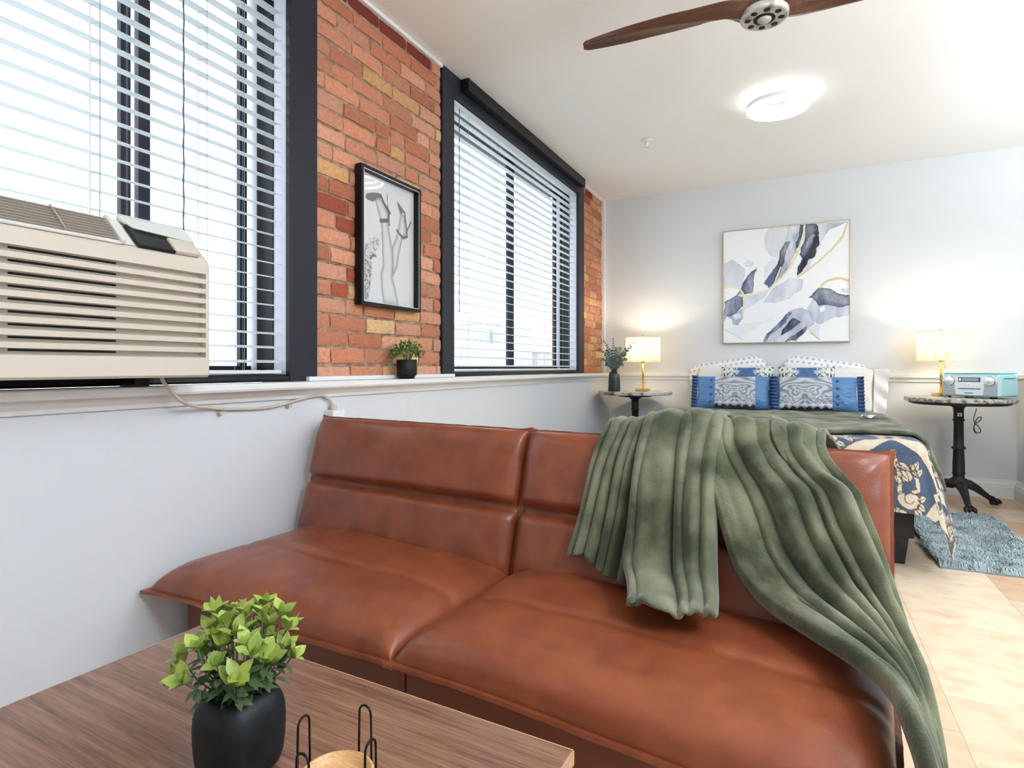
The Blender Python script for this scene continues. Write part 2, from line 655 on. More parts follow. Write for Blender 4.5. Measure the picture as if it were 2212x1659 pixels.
struct('wall_left', MB().box(-0.30, -3.0, 0.0, WX, YB, 0.90), M['wall_white'], 'white plastered lower wall under the windows')
struct('wall_left', MB().box(-0.30, Y1a - .01, 2.50, -0.07, Y1b + .01, H).box(-0.30, Y2a - .01, 2.50, -0.07, Y2b + .01, H), M['navy'],
       'dark lintels over the windows')
struct('wall_back', MB().box(-0.30, YB, 0, 4.9, YB + 0.15, H), M['wall'], 'pale grey blue wall behind the bed')
struct('wall_front', MB().box(-0.30, -3.15, 0, 4.9, -3.0, H), M['wall'], 'wall behind the camera')
struct('wall_right', MB().box(4.75, -3.0, 0, 4.9, YB, H), M['wall'], 'far right wall outside the picture')
struct('wall_right', MB().box(3.19, 4.1, 0, 3.33, YB, 0.90), M['wall'], 'low wall to the right of the bedside table')
struct('ceiling', MB().box(-0.30, -3.15, H, 4.9, YB + 0.15, H + 0.1), M['ceiling'], 'white ceiling')

# floor: travertine slabs laid in a mixed module
struct('floor', MB().box(-0.30, -3.15, -0.12, 4.9, YB + 0.15, -0.0012), M['grout'], 'grout bed of the floor')


def tiles():
    R = random.Random(12)
    q = 0.2
    x0, y0 = -0.065, -3.05
    nx, ny = 25, 44
    used = [[False] * ny for _ in range(nx)]
    mb = MB()
    cols = []
    pal = [(228, 200, 168), (232, 208, 178), (224, 192, 158), (236, 214, 186), (218, 182, 146), (230, 202, 170)]
    for j in range(ny):
        for i in range(nx):
            if used[i][j]:
                continue
            opts = [(3, 2), (2, 3), (2, 2), (4, 2), (2, 4), (2, 1), (1, 2), (1, 1)]
            wts = [5, 5, 4, 4, 3, 1.2, 1.2, 0.6]
            R2 = sorted(range(len(opts)), key=lambda k: -R.random() ** (1 / wts[k]))
            for k in R2:
                w, h = opts[k]
                if i + w <= nx and j + h <= ny and all(not used[a][b] for a in range(i, i + w) for b in range(j, j + h)):
                    # keep the long seam at x = 2.135 unbroken
                    if i < 11 < i + w:
                        continue
                    break
            for a in range(i, i + w):
                for b in range(j, j + h):
                    used[a][b] = True
            c = sr(R.choice(pal))
            g = 0.0016
            mb.box(x0 + i * q + g, y0 + j * q + g, -0.015, x0 + (i + w) * q - g, y0 + (j + h) * q - g, 0.0)
            cols += [c] * 8
    return mb, cols


tm, tc = tiles()
fl = struct('floor', tm, M['attr_tile'], 'cream and peach travertine floor tiles', fix=False)
colour(fl, np.array(tc))


# window ledge and chair rails
def ledge_profile():
    # (x outward from wall face, z): cap + cove + small bead
    return [(-0.06, 0.900), (0.0, 0.900), (0.0, 0.868), (0.010, 0.868), (0.014, 0.880), (0.030, 0.893), (0.036, 0.905),
            (0.060, 0.905), (0.064, 0.912), (0.064, 0.926), (0.060, 0.930), (-0.06, 0.930)]


mb = MB().prism([(WX + a, b) for a, b in ledge_profile()], 'y', -3.0, YB - 0.001)
# prism along y wants (x,z) pairs
struct('trim_1', mb, M['trim'], 'white moulded ledge running under the windows')
mb = MB().box(-0.01, Y1b + 0.08, 0.930, 0.030, Y2a - 0.02, 0.948)
struct('trim_2', mb, M['trim'], 'thin white board under the brick pier', bevel=0.004)
# chair rail on the back wall
pr = [(0, 0.868), (0.010, 0.868), (0.013, 0.884), (0.020, 0.895), (0.028, 0.902), (0.030, 0.925), (0.022, 0.930), (0, 0.930)]
struct('trim_3', MB().prism([(YB - a, b) for a, b in pr], 'x', WX, 4.75), M['trim'], 'white chair rail on the back wall')
struct('trim_4', MB().box(3.16, 4.08, 0.900, 3.36, YB - 0.031, 0.930), M['trim'], 'white cap of the low wall', bevel=0.004)
# corner strip and ceiling strips beside the bricks
struct('trim_5', MB().box(-0.02, YB - 0.055, 0.931, 0.022, YB - 0.001, H), M['trim'], 'white vertical strip in the far corner')
struct('trim_6', MB().box(-0.02, Y1b + T1, H - 0.022, 0.018, Y2a - T2, H - 0.001), M['trim'], 'white strip over the brick pier', bevel=0.006)
struct('trim_7', MB().box(-0.02, Y2b + .14, H - 0.022, 0.018, YB - 0.05, H - 0.001), M['trim'], 'white strip over the narrow brick pier', bevel=0.006)
# baseboards
bp_ = [(0, 0), (0.022, 0), (0.022, 0.085), (0.018, 0.09), (0.018, 0.105), (0.010, 0.120), (0.008, 0.135), (0, 0.14)]
struct('baseboard_back', MB().prism([(YB - a, b) for a, b in bp_], 'x', WX, 3.19), M['trim'], 'white baseboard behind the bed')
struct('baseboard_right', MB().prism([(3.19 - a, b) for a, b in bp_], 'y', 4.1, YB - 0.02), M['trim'], 'white baseboard along the low wall')
struct('baseboard_left', MB().prism([(WX + a, b) for a, b in bp_], 'y', -3.0, YB - 0.02), M['trim'], 'white baseboard under the windows')


# ------------------------------------------------------------------ windows
def window(n, ya, yb, ta, tb, mulls, label):
    top = 2.505
    zs = 0.948
    w = struct('window_%d' % n, MB().box(-0.012, ya - ta, 0.931, 0.012, ya, H - 0.001).box(-0.012, yb, 0.931, 0.012, yb + tb, H - 0.001)
               .box(-0.012, ya, top, 0.012, yb, H - 0.001), M['navy'], label, bevel=0.003)
    def part(name, mb, mat, **k):
        o = obj(name, mb, mat, w, **k)
        o['kind'] = 'structure'
        return o
    # valance box under the ceiling
    part('valance', MB().box(0.012, ya + 0.07, 2.555, 0.062, yb + 0.03, H - 0.001), M['black'], bevel=0.003)
    # jamb liners: pale strip near the room, dark frame towards the glass
    part('jamb_liner', MB().box(-0.075, ya - 0.02, zs - .02, -0.012, ya, top + .02).box(-0.075, yb, zs - .02, -0.012, yb + 0.02, top + .02), M['reveal'])
    part('outer_reveal', MB().box(-0.215, ya - 0.02, zs - .02, -0.165, ya, top).box(-0.215, yb, zs - .02, -0.165, yb + 0.02, top), M['reveal'])
    part('head_liner', MB().box(-0.21, ya, top, -0.012, yb, top + 0.02), M['navy'])
    fr = MB()
    fr.box(-0.165, ya - 0.02, zs - .02, -0.075, ya + 0.004, top).box(-0.165, yb - 0.004, zs - .02, -0.075, yb + 0.02, top)
    fr.box(-0.215, ya, top - 0.012, -0.15, yb, top)
    part('frame', fr, M['black'], bevel=0.002)
    sl = MB().prism([(-0.215, 0.931), (0.006, 0.931), (0.010, 0.938), (0.008, 0.952), (0.0, 0.957), (-0.075, 0.958), (-0.10, 0.972), (-0.215, 0.975)],
                    'y', ya, yb)
    part('sill', sl, M['black'], bevel=0.0015)
    edges = [ya + 0.012] + [m for m in mulls] + [yb - 0.012]
    for m in mulls:
        part('mullion', MB().box(-0.215, m - 0.019, 0.972, -0.185, m + 0.019, top - 0.012), M['navy'], bevel=0.003)
    for a, b in zip(edges[:-1], edges[1:]):
        a2 = a + (0.026 if a in mulls else 0.0)
        b2 = b - (0.026 if b in mulls else 0.0)
        s = MB()
        for p in (b2 - 0.050,):
            s.box(-0.206, p, 0.99, -0.186, p + 0.016, top - 0.02)
            s.box(-0.206, p + 0.024, 0.99, -0.186, p + 0.031, top - 0.02)
        s.box(-0.206, a2, 0.974, -0.186, b2, 0.99).box(-0.206, a2, top - 0.03, -0.186, b2, top - 0.012)
        sash = part('sash', s, M['navy'])
        g = obj('pane', MB().box(-0.199, a2, 0.985, -0.195, b2, top - 0.02), M['glass'], sash)
        g['kind'] = 'structure'
    return w


window(1, Y1a, Y1b, 0.14, T1, [0.36, 1.190], 'large window behind the air conditioner')
window(2, Y2a, Y2b, T2, 0.14, [3.93], 'window between the two brick piers')


def blind(ya, yb, label, wand_y, cords, z0, wand_z):
    t = thing('window_blind', label, 'blind', (-0.045, (ya + yb) / 2, 0.96), group=None)
    sl = MB()
    z = z0
    tilt = rad(10)
    zs = []
    while z < 2.472:
        zs.append(z)
        z += 0.053
    for z in zs:
        dz = 0.6e-3 * math.sin(z * 90)
        pts = []
        for k in range(5):
            s = -0.024 + 0.048 * k / 4
            cz = 0.0022 * (1 - (s / 0.024) ** 2)
            # outer edge (towards the glass, -x) sits higher
            x = -0.041 + s * math.cos(tilt)
            zz = z + dz - s * math.sin(tilt) + cz
            pts.append((x, zz))
        n = len(pts)
        v = []
        for yy in (ya + 0.012, yb - 0.014):
            v += [(p[0], yy, p[1] + 0.0011) for p in pts] + [(p[0], yy, p[1] - 0.0011) for p in pts]
        f = []
        for k in range(n - 1):
            f.append((k, k + 1, 2 * n + k + 1, 2 * n + k))
            f.append((n + k + 1, n + k, 3 * n + k, 3 * n + k + 1))
        f.append((n - 1, 2 * n - 1, 4 * n - 1, 3 * n - 1))
        f.append((n, 0, 2 * n, 3 * n))
        f.append(tuple(range(n)) + tuple(range(2 * n - 1, n - 1, -1)))
        f.append(tuple(range(2 * n, 3 * n))[::-1] + tuple(range(3 * n, 4 * n)))
        sl.add(v, f)
    obj('slats', sl, M['slat'], t)
    obj('head_rail', MB().box(-0.068, ya + 0.006, 2.478, -0.014, yb - 0.006, 2.504), M['slat'], t, bevel=0.003)
    obj('bottom_rail', MB().box(-0.064, ya + 0.010, 0.960, -0.018, yb - 0.012, 0.974), M['white'], t, bevel=0.003)
    for cy in cords:
        c = MB()
        c.tube([(-0.0165, cy, 0.972), (-0.0165, cy, 2.47)], 0.0010, 5)
        c.tube([(-0.0655, cy, 0.972), (-0.0655, cy, 2.47)], 0.0010, 5)
        c.tube([(-0.041, cy + 0.012, 0.972), (-0.041, cy + 0.012, 2.47)], 0.0006, 5)
        for z in zs:
            c.tube([(-0.0165, cy, z - 0.007), (-0.0655, cy, z + 0.003)], 0.0005, 4)
        obj('ladder_cord', c, M['cord'], t)
    wd = MB()
    n = 60
    wd.tube([(-0.006, wand_y + 0.0012 * math.sin(k), 2.46 - (2.46 - wand_z) * k / n) for k in range(n + 1)],
            [0.0024 if k % 3 else 0.0033 for k in range(n + 1)], 6)
    obj('tilt_wand', wd, M['wand'], t)


blind(Y1a, Y1b, 'white slatted blind over the window behind the air conditioner', 1.202, [0.0, 0.961, 1.293, 1.436], 1.006, 1.36)
blind(Y2a, Y2b, 'white slatted blind over the far window between the brick piers', 2.87, [2.993, 3.375, 4.244, 4.647], 0.992, 1.30)

# ------------------------------------------------------------------ ceiling light
def ring_light(x, y, label, power):
    t = thing('ceiling_light', label, 'ceiling light', (x, y, H))
    obj('canopy', MB().lathe([(0.045, -0.022), (0.062, -0.020), (0.066, -0.001)], (x, y, H), 32), M['chrome'], t, smooth=True)

    def ring(cx, cy, R, w, z0, hgt, a0=0.0, a1=2 * PI, dz=0.0):
        n = 64
        out, inn = MB(), MB()
        full = abs(a1 - a0 - 2 * PI) < 1e-6
        for mbx, r0, r1, za, zb in ((out, R - w / 2, R + w / 2, hgt * 0.35, hgt), (inn, R - w / 2 + 0.001, R + w / 2 - 0.001, 0.0, hgt * 0.35)):
            o = len(mbx.v)
            for k in range(n + 1):
                a = a0 + (a1 - a0) * k / n
                zz = z0 + dz * k / n
                for r, z in ((r0, za), (r1, za), (r1, zb), (r0, zb)):
                    mbx.v.append((cx + r * math.cos(a), cy + r * math.sin(a), zz + z))
            for k in range(n):
                for i in range(4):
                    j = (i + 1) % 4
                    mbx.f.append((o + k * 4 + i, o + k * 4 + j, o + (k + 1) * 4 + j, o + (k + 1) * 4 + i))
            if not full:
                mbx.f.append((o, o + 1, o + 2, o + 3))
                mbx.f.append((o + n * 4 + 3, o + n * 4 + 2, o + n * 4 + 1, o + n * 4))
        return out, inn
    a, b = ring(x, y, 0.165, 0.020, H - 0.075, 0.036)
    oa = obj('outer_ring', a, M['ring_white'], t, smooth=False)
    up = MB()
    for k in range(48):
        for rr in (0.158, 0.172):
            up.v.append((x + rr * math.cos(2 * PI * k / 48), y + rr * math.sin(2 * PI * k / 48), H - 0.0385))
    for k in range(48):
        k2 = (k + 1) % 48
        up.f.append((2 * k, 2 * k2, 2 * k2 + 1, 2 * k + 1))
    obj('upper_strip', up, emis('upward_strip', (1.0, 0.98, 0.90), 9.0), oa)
    obj('light_strip', b, M['ring_glow'], oa)
    a, b = ring(x - 0.035, y - 0.01, 0.098, 0.018, H - 0.058, 0.034, rad(-150), rad(190))
    ob = obj('inner_ring', a, M['ring_white'], t)
    obj('light_strip', b, M['ring_glow'], ob)
    for an in (0.4, 2.5, 4.6):
        st = MB()
        st.tube([(x + 0.05 * math.cos(an), y + 0.05 * math.sin(an), H - 0.012), (x + 0.16 * math.cos(an), y + 0.16 * math.sin(an), H - 0.045)], 0.004, 6)
        obj('support_arm', st, M['chrome'], t)
    return t


ring_light(1.62, 3.90, 'round white ring ceiling light, lit, above the bed', 26)

# fill light: pendant globes added out of view to brighten the room
for i, (x, y, e) in enumerate(((1.9, -1.6, 5), (3.0, 0.25, 40))):
    t = thing('pendant_light', 'white globe pendant lamp %s' % ['behind the camera', 'to the right of the sofa', 'to the right of the bed'][i],
              'pendant light', (x, y, H))
    obj('canopy', MB().lathe([(0.02, -0.035), (0.055, -0.025), (0.06, -0.001)], (x, y, H), 32), M['chrome'], t, smooth=True)
    obj('cable', MB().tube([(x, y, H - 0.03), (x, y, 2.24)], 0.003, 8), M['black_cable'], t)
    gl = [(0.22 * math.sin(PI * k / 16), 2.06 - 0.20 * math.cos(PI * k / 16)) for k in range(17)]
    gl[0], gl[-1] = (0.0, 1.86), (0.0, 2.26)
    obj('globe', MB().lathe(gl, (x, y, 0), 40), emis('pendant_glass', (0.78, 0.89, 1.0), e), t, smooth=True)

# uplighters added out of view on the right to brighten the ceiling
for i, (x, y, e) in enumerate(((3.65, 1.9, 62), (4.0, 3.9, 28))):
    t = thing('floor_uplighter', ['white bowl floor uplighter to the right of the sofa', 'white bowl floor uplighter to the right of the bed'][i], 'floor lamp', (x, y, 0))
    obj('base', MB().lathe([(0.15, 0.0005), (0.15, 0.018), (0.02, 0.026)], (x, y, 0), 40), M['iron'], t, smooth=False)
    obj('pole', MB().tube([(x, y, 0.02), (x, y, 1.72)], 0.011, 14), M['iron'], t, smooth=True)
    obj('bowl', MB().lathe([(0.03, 1.70), (0.10, 1.725), (0.16, 1.77), (0.19, 1.83), (0.186, 1.832), (0.156, 1.775), (0.10, 1.733), (0.0, 1.715)], (x, y, 0), 48), M['ring_white'], t, smooth=True)
    obj('bulb', MB().lathe([(0.0, 1.735), (0.05, 1.742), (0.10, 1.76), (0.10, 1.765), (0.0, 1.775)], (x, y, 0), 32), M['panel_glow'], t, smooth=True)
    lamp('uplight', 'AREA', (x, y, 1.80), e, (0.86, 0.94, 1.0), 0.28, t, rot=(PI, 0, 0))

# ------------------------------------------------------------------ sprinkler
t = thing('fire_sprinkler', 'small white fire sprinkler head on the ceiling near the far window', 'sprinkler', (0.75, 4.22, H))
obj('escutcheon', MB().lathe([(0.022, -0.012), (0.034, -0.010), (0.042, -0.001)], (0.75, 4.22, H), 24), M['white'], t, smooth=True)
obj('nozzle', MB().lathe([(0.004, -0.05), (0.012, -0.030), (0.013, -0.008)], (0.75, 4.22, H), 12), M['chrome'], t)
obj('deflector', MB().lathe([(0.018, -0.054), (0.018, -0.051)], (0.75, 4.22, H), 16), M['chrome'], t)

# ------------------------------------------------------------------ ceiling fan
FX, FY, FZ = 1.627, 2.36, 2.31
t = thing('ceiling_fan', 'ceiling fan with two dark walnut propeller blades and a round metal hub', 'ceiling fan', (FX, FY, FZ))


def blade(sign):
    """carved propeller blade: thick root, ridge along the underside, blunt tip"""
    ns = 44
    U_ = [0.0, 0.10, 0.12, 0.17, 0.26, 0.34, 0.46, 0.60, 0.72, 0.85, 0.95, 0.985, 1.0]
    T_ = [-0.075, -0.062, -0.034, 0.004, 0.021, 0.020, 0.016, 0.015, 0.013, 0.016, 0.022, 0.026, 0.036]
    L_ = [0.070, 0.095, 0.100, 0.106, 0.104, 0.104, 0.107, 0.102, 0.095, 0.082, 0.068, 0.062, 0.050]
    R_ = [0.0, 0.03, 0.035, 0.045, 0.056, 0.064, 0.073, 0.078, 0.076, 0.070, 0.060, 0.056, 0.045]
    D_ = [0.030, 0.028, 0.027, 0.025, 0.023, 0.020, 0.016, 0.012, 0.009, 0.007, 0.005, 0.004, 0.003]
    o = MB()
    nc = 9
    for i in range(ns + 1):
        u = (i / ns)
        r = 0.02 + 0.67 * u
        yt, yl, yr, d = (float(np.interp(u, U_, q)) for q in (T_, L_, R_, D_))
        up = 0.012 * u
        zt, zl = up - 0.012 * min(1, max(0, (u - 0.12) / 0.2)), up + 0.008
        ring = [(yt, zt), (yt * .5 + yr * .5, (zt + up - d) / 2 + 0.001), (yr, up - d), (yr * .45 + yl * .55, up - d * .55), (yl - .002, zl - 0.004), (yl, zl),
                (yl * .7 + yt * .3, zl + d * .5), (yl * .4 + yt * .6, zt + d * .55), (yt + 0.003, zt + 0.004)]
        for y, z in ring:
            o.v.append((FX + sign * r, FY + sign * y, FZ + z))
    for i in range(ns):
        for k in range(nc):
            k2 = (k + 1) % nc
            o.f.append((i * nc + k, i * nc + k2, (i + 1) * nc + k2, (i + 1) * nc + k))
    o.f.append(tuple(range(nc))[::-1])
    o.f.append(tuple(ns * nc + k for k in range(nc)))
    return o


for sgn in (-1, 1):
    obj('blade', blade(sgn), M['fan_wood'], t)
hub = obj('hub_plate', MB().lathe([(0.0, -0.034), (0.078, -0.034), (0.084, -0.030), (0.084, -0.012), (0.07, 0.0)], (FX, FY, FZ), 48), M['fan_metal'], t, bevel=0.002)
for k in range(8):
    a = k * PI / 4 + 0.2
    obj('bolt_hole', MB().lathe([(0.0115, -0.0352), (0.0115, -0.030)], (FX + 0.058 * math.cos(a), FY + 0.058 * math.sin(a), FZ), 16), M['black'], hub)
obj('hub_ring', MB().lathe([(0.038, -0.0355), (0.038, -0.033), (0.026, -0.033), (0.026, -0.0355)], (FX, FY, FZ), 32), M['black'], hub)
obj('hub_cap', MB().lathe([(0.0, -0.046), (0.018, -0.045), (0.024, -0.040), (0.026, -0.034)], (FX, FY, FZ), 32), M['fan_metal'], hub, smooth=True)
obj('motor', MB().lathe([(0.05, 0.03), (0.10, 0.045), (0.105, 0.13), (0.08, 0.155), (0.02, 0.17), (0.016, 0.18), (0.016, 0.25), (0.06, 0.27), (0.065, H - FZ - 0.001)], (FX, FY, FZ), 32),
    M['iron'], t, smooth=True)

# ------------------------------------------------------------------ air conditioner
def air_conditioner():
    ya, yb = 0.45, 1.107
    t = thing('air_conditioner', 'cream window air conditioner with horizontal louvres standing on the window ledge', 'air conditioner',
              (0.12, 0.78, 0.957))
    fx, zt = 0.25, 1.285
    # closed side profile (x,z) with the louvre saw-tooth on the front
    front = [(0.243, 0.957), (fx, 0.963)]
    zk = [1.238 - 0.0275 * k for k in range(9)][::-1]
    for z in zk:
        front += [(fx, z - 0.007), (fx - 0.025, z - 0.001), (fx - 0.025, z + 0.0065), (fx - 0.001, z + 0.008)]
    front += [(fx, zt - 0.006), (fx - 0.006, zt + 0.004)]
    plain = [(0.243, 0.957), (fx, 0.963), (fx, zt - 0.006), (fx - 0.006, zt + 0.004)]
    back = [(0.172, 1.358), (0.160, 1.366), (0.016, 1.366), (0.016, 0.957)]
    mb = MB().prism(front + back, 'y', ya, yb - 0.014)
    # rounded end cheek
    secs = []
    for dy, drop, inn in ((-0.014, 0, 0), (-0.006, 0.004, 0.001), (-0.001, 0.016, 0.004), (0.0, 0.028, 0.009)):
        prof = plain + back
        secs.append([(x - inn * (x > 0.1), yb + dy, z - (drop if z > 1.2 else 0)) for x, z in prof])
    o = len(mb.v)
    n = len(secs[0])
    for s in secs:
        mb.v += s
    for i in range(len(secs) - 1):
        for k in range(n):
            k2 = (k + 1) % n
            mb.f.append((o + i * n + k, o + i * n + k2, o + (i + 1) * n + k2, o + (i + 1) * n + k))
    mb.f.append(tuple(o + k for k in range(n)))
    mb.f.append(tuple(o + (len(secs) - 1) * n + k for k in reversed(range(n))))
    body = obj('housing', mb, M['ac'], t)
    gp = MB()
    for z in zk:
        gp.box(fx - 0.0247, 0.47, z + 0.0018, fx - 0.0228, 0.60, z + 0.0066)
        gp.box(fx - 0.0247, 0.645, z + 0.0018, fx - 0.0228, 0.865, z + 0.0066)
    obj('air_slot', gp, M['black'], body)

    def sl(y, s, h):
        return (0.250 + (0.172 - 0.250) * s + 0.684 * h, y, 1.285 + (1.360 - 1.285) * s + 0.729 * h)

    def pan(mbx, y0, y1, s0, s1, h0, h1):
        mbx.hexa([sl(y0, s0, h0), sl(y1, s0, h0), sl(y1, s1, h0), sl(y0, s1, h0), sl(y0, s0, h1), sl(y1, s0, h1), sl(y1, s1, h1), sl(y0, s1, h1)])
    # outlet grille in the slanted top
    g = MB()
    pan(g, ya + 0.02, 0.862, 0.12, 0.95, 0.0005, 0.002)
    obj('outlet_recess', g, M['ac_dark'], body)
    g = MB()
    for k in range(8):
        s = 0.14 + k * 0.107
        pan(g, ya + 0.02, 0.862, s, s + 0.018, 0.002, 0.008)
    for y in (0.56, 0.742):
        pan(g, y, y + 0.0035, 0.12, 0.95, 0.002, 0.0115)
    obj('outlet_louvre', g, pm('louvre_plastic', (0.42, 0.36, 0.30), 0.5), body)
    g = MB()
    pan(g, 0.862, 0.874, 0.02, 1.0, 0.0, 0.014)
    pan(g, ya + 0.01, 0.874, 0.02, 0.11, 0.0, 0.006)
    pan(g, 0.874, 0.899, 0.05, 1.0, 0.0, 0.004)
    obj('outlet_surround', g, M['ac_top'], body, bevel=0.002)
    # control panel: dark window under a pale raised lid
    g = MB()
    pan(g, 0.905, 1.004, 0.02, 0.80, 0.0, 0.011)
    obj('control_panel', g, M['ac_panel'], body, bevel=0.002)
    g = MB()
    g.hexa([sl(0.915, 0.62, 0.011), sl(1.080, 0.50, 0.011), sl(1.080, 1.05, 0.0), sl(0.895, 1.05, 0.0),
            sl(0.918, 0.55, 0.019), sl(1.078, 0.46, 0.019), sl(1.080, 1.05, 0.016), sl(0.893, 1.05, 0.016)])
    obj('panel_lid', g, M['ac_top'], body, bevel=0.004)
    g = MB()
    pan(g, 0.998, 1.074, 0.02, 0.52, 0.0, 0.017)
    obj('filter_door', g, M['ac'], body, bevel=0.006, seg=3)
    # supporting foot on the ledge
    obj('foot', MB().box(0.03, ya + 0.05, 0.9305, 0.10, ya + 0.09, 0.958), M['black'], t)
    obj('foot', MB().box(0.03, yb - 0.12, 0.9305, 0.10, yb - 0.08, 0.958), M['black'], t)
    # mains cable along the wall
    P = [(0.150, 1.03, 0.962), (0.150, 1.035, 0.945), (0.147, 1.06, 0.915), (0.135, 1.10, 0.885), (0.10, 1.16, 0.867), (0.078, 1.225, 0.858), (0.070, 1.30, 0.848),
         (0.069, 1.44, 0.842), (0.069, 1.53, 0.850), (0.070, 1.61, 0.864), (0.075, 1.68, 0.875), (0.075, 1.72, 0.874), (0.075, 1.755, 0.858), (0.078, 1.775, 0.830)]
    # smooth the run
    Q = []
    for i in range(len(P) - 1):
        p0, p1, p2, p3 = (Vector(P[max(i - 1, 0)]), Vector(P[i]), Vector(P[i + 1]), Vector(P[min(i + 2, len(P) - 1)]))
        for k in range(6):
            u = k / 6
            Q.append(0.5 * ((2 * p1) + (p2 - p0) * u + (2 * p0 - 5 * p1 + 4 * p2 - p3) * u * u + (3 * p1 - p0 - 3 * p2 + p3) * u ** 3))
    Q.append(Vector(P[-1]))
    cb = obj('mains_cable', MB().tube(Q, 0.0052, 8), M['cable'], t, smooth=True)
    for y, z in ((1.275, 0.845), (1.555, 0.850)):
        obj('cable_clip', MB().box(WX, y - 0.006, z - 0.012, WX + 0.018, y + 0.010, z - 0.003), M['cable'], cb)


air_conditioner()
t = thing('outlet_box', 'white surface mounted outlet box with a riser on the wall behind the sofa', 'outlet', (WX, 1.78, 0.70))
obj('box', MB().box(WX + .0005, 1.745, 0.70, WX + 0.045, 1.815, 0.815), M['white'], t, bevel=0.005)
obj('riser', MB().box(WX + .0005, 1.765, 0.30, WX + 0.018, 1.795, 0.70), M['white'], t, bevel=0.002)
obj('plug', MB().lathe([(0.014, 0.0), (0.014, 0.016), (0.007, 0.022)], (0.078, 1.775, 0.8155), 12), M['cable'], t)


# ------------------------------------------------------------------ framed photograph on the brick pier
def framed_print():
    y0, y1, z0, z1, d = 1.985, 2.428, 1.258, 1.873, 0.040
    t = thing('framed_picture', 'black framed black and white print of raised legs in high heels on the brick pier', 'picture', (0.004, 2.2, z0))
    w = 0.018
    f = MB()
    f.box(0.006, y0, z0, d, y0 + w, z1).box(0.006, y1 - w, z0, d, y1, z1)
    f.box(0.006, y0 + w, z0, d, y1 - w, z0 + w).box(0.006, y0 + w, z1 - w, d, y1 - w, z1)
    obj('frame', f, M['black'], t)
    f = MB()
    e = 0.0022
    for (a, b, c2, d2) in ((y0 + w - e, z0 + w - e, y0 + w, z1 - w + e), (y1 - w, z0 + w - e, y1 - w + e, z1 - w + e),
                           (y0 + w, z0 + w - e, y1 - w, z0 + w), (y0 + w, z1 - w, y1 - w, z1 - w + e)):
        f.box(d, a, b, d + 0.0012, c2, d2)
    obj('frame_edge', f, M['chrome'], t)
    nu, nv = 150, 230
    ya, yb, za, zb = y0 + w, y1 - w, z0 + w, z1 - w
    mb = MB().grid(nu, nv, lambda u, v: (0.008, ya + (yb - ya) * u, zb + (za - zb) * v))
    p = obj('print', mb, M['attr_paper'], t, fix=False)
    U, V = np.meshgrid(np.linspace(0, 1, nu), np.linspace(0, 1, nv))

    def q(pts):   # traced outline -> paper coordinates
        r = []
        for x, y in pts:
            u = (x - 197) / 535.0
            top = 178 + 250 * u
            bot = 1462 + 80 * u
            r.append((u, (y - top) / (bot - top)))
        return r
    C = np.ones((nv, nu)) * 0.72
    leg1 = q([(340, 470), (365, 445), (395, 455), (420, 500), (445, 550), (468, 620), (470, 730), (490, 850), (510, 960), (516, 1100), (510, 1230), (540, 1340), (578, 1525),
              (425, 1500), (400, 1330), (396, 1180), (415, 1120), (410, 900), (400, 720), (380, 630), (358, 540)])
    leg2 = q([(590, 600), (635, 640), (642, 740), (660, 810), (610, 870), (580, 1000), (560, 1130), (515, 1235), (508, 1100), (505, 940), (550, 830), (575, 720)])
    for lg in (leg2, leg1):
        m = inpoly(U, V, lg)
        dd = dline(U, V, lg + [lg[0]])
        C[m] = (0.20 + 0.48 * np.clip(dd[m] / 0.05, 0, 1) ** 0.7)
    dark = 0.10
    shoe1 = q([(258, 455), (262, 425), (275, 412), (320, 404), (380, 408), (398, 430), (402, 455), (375, 458), (345, 480), (325, 495), (280, 480)])
    shoe2 = q([(553, 495), (580, 520), (600, 550), (638, 600), (640, 625), (615, 605), (592, 625), (570, 560)])
    for s in (shoe1, shoe2):
        C[inpoly(U, V, s)] = 0.16
    for ln, wd in ((q([(398, 430), (425, 505), (455, 560), (475, 610), (478, 720)]), 0.012), (q([(455, 420), (462, 480), (464, 560)]), 0.006),
                   (q([(455, 545), (490, 610)]), 0.01), (q([(395, 680), (472, 678)]), 0.017), (q([(638, 610), (645, 700), (660, 780), (662, 840)]), 0.012),
                   (q([(553, 775), (580, 810), (620, 852), (665, 842)]), 0.011), (q([(700, 705), (675, 760), (655, 800)]), 0.009)):
        C[dline(U, V, ln) < wd] = dark
    hand = q([(262, 905), (285, 880), (285, 840), (310, 850), (345, 835), (380, 850), (382, 900), (370, 955), (345, 975), (360, 1035), (330, 1030), (300, 1065), (243, 1040)])
    m = inpoly(U, V, hand)
    n1 = vnoise(U * 22, V * 34, 3)
    C[m] = np.where(np.abs(n1[m] - 0.5) < 0.045, 0.22, 0.62)
    C[inpoly(U, V, q([(320, 1000), (350, 1015), (362, 1035), (330, 1030), (305, 1060), (292, 1045)]))] = 0.15
    C[dline(U, V, q([(262, 905), (243, 1040)])) < 0.007] = 0.3
    slv = q([(240, 1035), (305, 1075), (318, 1100), (312, 1200), (280, 1475), (190, 1455), (205, 1200)])
    m = inpoly(U, V, slv)
    n2 = vnoise(U * 38, V * 62, 9, 2)
    C[m] = np.where(np.abs(n2[m] - 0.5) < 0.10, 0.14, 0.55)
    colour(p, np.stack([C, C * 1.01, C * 1.03], -1).reshape(-1, 3))
    g = obj('glass', MB().box(0.012, ya, za, 0.0138, yb, zb), M['glass'], t)


framed_print()


